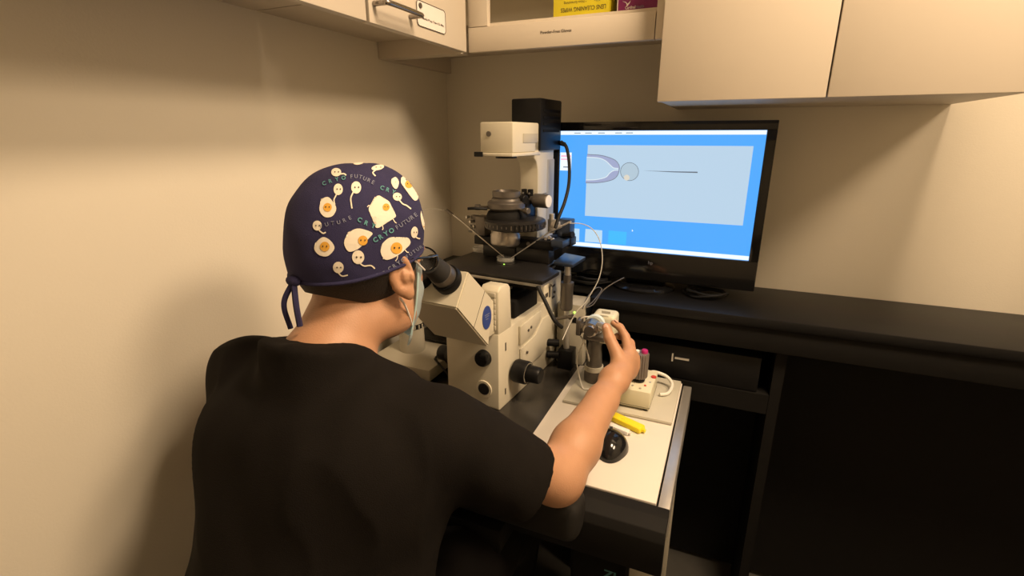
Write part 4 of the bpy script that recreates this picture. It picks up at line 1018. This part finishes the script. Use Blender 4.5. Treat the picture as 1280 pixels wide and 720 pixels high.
# tie at the nape
q = hp(-.012, -.118, -.012); bm = N(); add_ell(bm, q, (.012, .008, .008), None, 12, 8)
add_tube(bm, [q, q+V((-.01, -.012, -.03)), q+V((-.004, -.012, -.065))], .004, 6); add_tube(bm, [q, q+V((.012, -.012, -.03)), q+V((.016, -.014, -.058))], .004, 6); obj('cap_tie', bm, M_cap, cap)
# hair below the cap
bm = N(); bmesh.ops.create_uvsphere(bm, u_segments=48, v_segments=32, radius=1)
for v in bm.verts:
    x, y, z = v.co; v.co = hp(x*.0815, -.014 + y*.1030, .028 + z*.098)
bmesh.ops.bisect_plane(bm, geom=bm.verts[:]+bm.edges[:]+bm.faces[:], plane_co=hp(0, -.06, -.040), plane_no=-(HR @ V((0, .25, 1))).normalized(), clear_outer=True)
bmesh.ops.bisect_plane(bm, geom=bm.verts[:]+bm.edges[:]+bm.faces[:], plane_co=hp(0, .050, 0), plane_no=(HR @ V((0, 1, -.35))).normalized(), clear_outer=True)
obj('hair', bm, M_hair, person, 180)
# eyebrows hidden by glasses line; glasses
bm = N()
for s_ in (-1, 1):
    add_tube(bm, [hp(s_*.066, .098, .020), hp(s_*.077, .060, .020), hp(s_*.084, .012, .020), hp(s_*.081, -.020, .008)], .0020, 8)
    add_tube(bm, [hp(s_*(.036+.026*cos(a)), .106, .010+.020*sin(a)) for a in [2*pi*k/16 for k in range(17)]], .0016, 6, 2)
add_tube(bm, [hp(-.010, .106, .014), hp(0, .109, .017), hp(.010, .106, .014)], .0016, 6)
gl = obj('glasses', bm, M_blackg, person)
for s_ in (-1, 1):
    bm = N(); add_lathe(bm, hp(s_*.036, .1055, .010), HR @ V((0, 1, 0)), [(0, .0195), (.0008, .0195)], 24); obj('lens', bm, M_gum, gl)
# mask: a pleated shell around the lower face
bm = N(); grid = []
for i in range(13):
    v_ = i/12; row = []
    for j in range(25):
        u_ = -1 + 2*j/24; a = u_*1.36
        z = .002 - .118*v_ + .008*abs(u_)*(1-2*v_)
        rx = .066 + .004*sin(v_*pi) - .008*v_; ry = .070 + .022*sin(min(1, v_*1.15)*pi) - .012*v_
        pl_ = .0014*sin(v_*pi*7)*(1-abs(u_)**3)
        row.append(bm.verts.new(hp((rx+pl_)*sin(a)*1.02, .028 + (ry+pl_)*cos(a), z)))
    grid.append(row)
for i in range(12):
    for j in range(24): bm.faces.new((grid[i][j], grid[i][j+1], grid[i+1][j+1], grid[i+1][j]))
bmesh.ops.solidify(bm, geom=bm.faces[:], thickness=.0012)
mk = obj('face_mask', bm, M_mask, person, 80); mk['label'] = 'pale blue pleated face mask'
for s_ in (-1, 1):
    bm = N(); add_tube(bm, [hp(s_*.0660, .066, -.002), hp(s_*.0745, .042, .008), hp(s_*.0800, .016, .021), hp(s_*.0830, -.004, .029), hp(s_*.082, -.020, .022)], .0015, 7); obj('ear_loop', bm, M_loop, mk)
    bm = N(); add_tube(bm, [hp(s_*.060, .050, -.098), hp(s_*.068, .032, -.076), hp(s_*.076, .008, -.050), hp(s_*.081, -.010, -.036)], .0017, 7); obj('ear_loop', bm, M_loop, mk)
bm = N(); add_tube(bm, [hp(.070, .044, -.004), hp(.070, .043, -.05), hp(.061, .044, -.105)], .0016, 7); obj('blue_edge', bm, M_maskb, mk)

# print on the cap: outlines drawn in the picture, laid onto the cap's surface
def on_cap(x, y, off):
    d = V(ray(x, y)); o_ = V(_C); h = bvh.ray_cast(o_, d.normalized())
    if h[0] is None: return None
    n_ = h[1] if h[1].dot(d) < 0 else -h[1]
    return h[0] + n_*off
def cpx(p): return (430 + p[0]/4.235, 190 + p[1]/4.235)
def cap_print(name, poly, m_, off, smooth=4, cuts=4):
    """poly in the 720-px crop coordinates of the cap"""
    P = spline([V((*p, 0)) for p in list(poly)+[poly[0]]], smooth)[:-1] if smooth else [V((*p, 0)) for p in poly]
    bm = N()
    try: f = bm.faces.new([bm.verts.new(p) for p in P])
    except ValueError: return None
    bmesh.ops.triangulate(bm, faces=[f], ngon_method='EAR_CLIP')
    for _ in range(cuts): bmesh.ops.subdivide_edges(bm, edges=[e for e in bm.edges if e.calc_length() > 7], cuts=1, use_grid_fill=False); bmesh.ops.triangulate(bm, faces=bm.faces[:])
    bad = []
    for v in bm.verts:
        q = on_cap(*cpx(v.co), off)
        if q is None: bad.append(v)
        else: v.co = q
    bmesh.ops.delete(bm, geom=bad, context='VERTS')
    if not bm.faces: bm.free(); return None
    return obj(name, bm, m_, cap, 180)
def blob(c, rx, ry, rot=0, n=14):
    return [(c[0]+rx*cos(a)*cos(rot)-ry*sin(a)*sin(rot), c[1]+rx*cos(a)*sin(rot)+ry*sin(a)*cos(rot)) for a in [2*pi*k/n for k in range(n)]]
def egg(poly, yc, yr, legs=(), eyes=True):
    cap_print('printed_egg', poly, M_eggw, .0010)
    cap_print('printed_yolk', blob(yc, yr, yr*1.02), M_yolk, .0015)
    if eyes:
        for s_ in (-1, 1): cap_print('printed_dot', blob((yc[0]+s_*yr*.42, yc[1]-yr*.08), yr*.14, yr*.18, 0, 8), M_ink, .0020, 0, 0)
    for l in legs: cap_print('printed_limb', band(l, 4.5), M_eggw, .0010, 0, 1)
def tad(c, rx, ry, rot, tail, dots=True):
    cap_print('printed_tadpole', blob(c, rx, ry, rot), M_eggw, .0010)
    cap_print('printed_tail', band(tail, 7), M_eggw, .0010, 0, 1)
    if dots:
        for s_ in (-1, 1): cap_print('printed_dot', blob((c[0]+s_*rx*.36+3, c[1]), rx*.14, ry*.16, 0, 8), M_ink, .0015, 0, 0)
egg([(160, 240), (185, 232), (205, 245), (235, 262), (250, 290), (268, 325), (270, 345), (235, 365), (205, 385), (185, 400), (165, 398), (188, 368), (178, 345), (150, 340), (130, 310), (135, 285), (152, 272)], (220, 293), 18, ([(170, 345), (160, 360), (150, 362)], [(200, 385), (205, 405), (200, 412)], [(255, 352), (268, 372), (276, 376)], [(140, 290), (130, 284), (122, 292)]))
egg([(195, 500), (205, 480), (235, 455), (270, 450), (290, 462), (330, 452), (348, 470), (345, 490), (320, 515), (300, 535), (260, 560), (225, 570), (205, 560), (192, 530)], (275, 508), 30, ([(282, 548), (278, 565), (270, 576)], [(320, 518), (332, 530), (340, 530)], [(210, 560), (204, 566)]))
egg([(300, 140), (315, 130), (340, 150), (365, 185), (388, 225), (388, 250), (370, 258), (345, 230), (320, 195), (300, 165)], (340, 173), 20)
egg([(20, 425), (70, 405), (120, 415), (150, 432), (125, 460), (95, 495), (60, 520), (22, 525), (0, 480)], (98, 468), 25)
egg([(250, 145), (270, 135), (285, 150), (288, 170), (278, 195), (262, 192), (248, 165)], (270, 162), 2, eyes=False)
egg([(404, 310), (414, 340), (425, 385), (432, 415), (424, 420), (410, 385), (402, 340)], (418, 395), 3, eyes=False)
tad((64, 190), 26, 32, 0, [(48, 215), (36, 245), (38, 275), (42, 300)])
tad((74, 556), 32, 36, 0, [(80, 585), (105, 602), (140, 600), (162, 616)])
tad((280, 238), 24, 21, .3, [(290, 255), (308, 275), (330, 285), (352, 302)])
tad((370, 425), 18, 30, .1, [(375, 448), (388, 456), (400, 458)])
tad((178, 85), 34, 14, -.2, [(170, 95), (152, 112), (165, 130)])
# the print goes on round the back of the cap
egg([(-120, 250), (-85, 240), (-60, 262), (-40, 300), (-60, 340), (-100, 345), (-128, 310)], (-85, 295), 22)
egg([(-150, 480), (-110, 450), (-70, 470), (-50, 510), (-85, 550), (-130, 545), (-155, 515)], (-100, 500), 25)
tad((-30, 200), 24, 30, 0, [(-40, 228), (-52, 255), (-48, 280)]); tad((-30, 610), 28, 30, 0, [(-30, 638), (-10, 655), (20, 650)]); tad((-140, 390), 24, 26, 0, [(-130, 415), (-110, 430), (-95, 425)])
egg([(40, 40), (70, 20), (105, 30), (110, 55), (80, 70), (50, 66)], (78, 46), 13)
tad((-40, 110), 26, 22, 0, [(-20, 120), (0, 118), (12, 126)])
def cap_text(txt, path, size, m_, bold=.02):
    P = spline([V((*p, 0)) for p in path], 24); acc = [0]
    for a, b in zip(P, P[1:]): acc.append(acc[-1]+(b-a).length)
    n_ = len(txt); bm = N()
    for k, ch in enumerate(txt):
        if ch == ' ': continue
        s = (k+.5)/n_*acc[-1]; i = max(j for j in range(len(acc)) if acc[j] <= s); i = min(i, len(P)-2)
        c = P[i].lerp(P[i+1], (s-acc[i])/max(1e-6, acc[i+1]-acc[i])); d = (P[min(i+2, len(P)-1)]-P[max(0, i-1)]).normalized(); up = V((d.y, -d.x, 0))
        gv, gf = glyphs(ch, bold); x0 = min(v[0] for v in gv); x1 = max(v[0] for v in gv); cw = (x0+x1)/2
        bv = []
        for x, y in gv:
            p = c + d*(x-cw)*size/.7 + up*(y-.35)*size/.7; q = on_cap(*cpx(p), .0012); bv.append(None if q is None else bm.verts.new(q))
        for f in gf:
            if all(bv[i] is not None for i in f):
                try: bm.faces.new([bv[i] for i in f])
                except ValueError: pass
    if bm.verts: obj('printed_lettering', bm, m_, cap, 180)
cap_text('CRYO', [(150, 472), (205, 440), (262, 408)], 24, M_teal, .03)
cap_text('FUTURE', [(268, 404), (320, 372), (385, 325)], 22, M_grey, .005)
cap_text('CRY', [(65, 350), (115, 375), (172, 398)], 23, M_teal, .03)
cap_text('FUTURE ', [(28, 133), (75, 132), (120, 148), (185, 178)], 20, M_grey, .005)
cap_text('CRY', [(185, 186), (225, 200), (275, 218)], 21, M_teal, .02)
cap_text('FUTURE', [(35, 694), (100, 680), (165, 655), (225, 632)], 20, M_grey, .005)
cap_text('CRYO', [(228, 622), (265, 600), (320, 562)], 20, M_grey, .02)
cap_text('FUTURE', [(322, 558), (370, 525), (430, 482)], 18, M_grey, .005)
cap_text('FUTURE', [(-135, 400), (-80, 380), (-20, 370), (45, 342)], 20, M_grey, .005)
cap_text('CRYO', [(-120, 175), (-80, 160), (-40, 148), (15, 136)], 20, M_teal, .02)

# ------------------------------------------------------------------ stool
t = thing('lab_stool', 'black padded lab stool under the sitting person', 'stool', (PV.x, PV.y-.01, 0))
bm = N(); add_lathe(bm, (0, 0, .44), (0, 0, 1), [(0, .16), (.006, .185), (.045, .195), (.065, .185), (.075, .15), (.075, 0)], 40); obj('seat', bm, M_pad, t)
bm = N(); add_cyl(bm, (0, 0, .10), (0, 0, .44), .025); obj('column', bm, M_steel, t)
for k in range(5):
    a = 2*pi*k/5+.3; bm = N(); d = V((cos(a), sin(a), 0)); add_tube(bm, [V((0, 0, .12)), d*.14+V((0, 0, .10)), d*.27+V((0, 0, .065))], .016, 8); l = obj('leg', bm, M_black, t)
    bm = N(); x, y, _ = frame(d); c = d*.27+V((0, 0, .027)); add_cyl(bm, c-V((-d.y, d.x, 0))*.016, c+V((-d.y, d.x, 0))*.016, .026, n=18, bev=.004); obj('castor', bm, M_rubber, l)
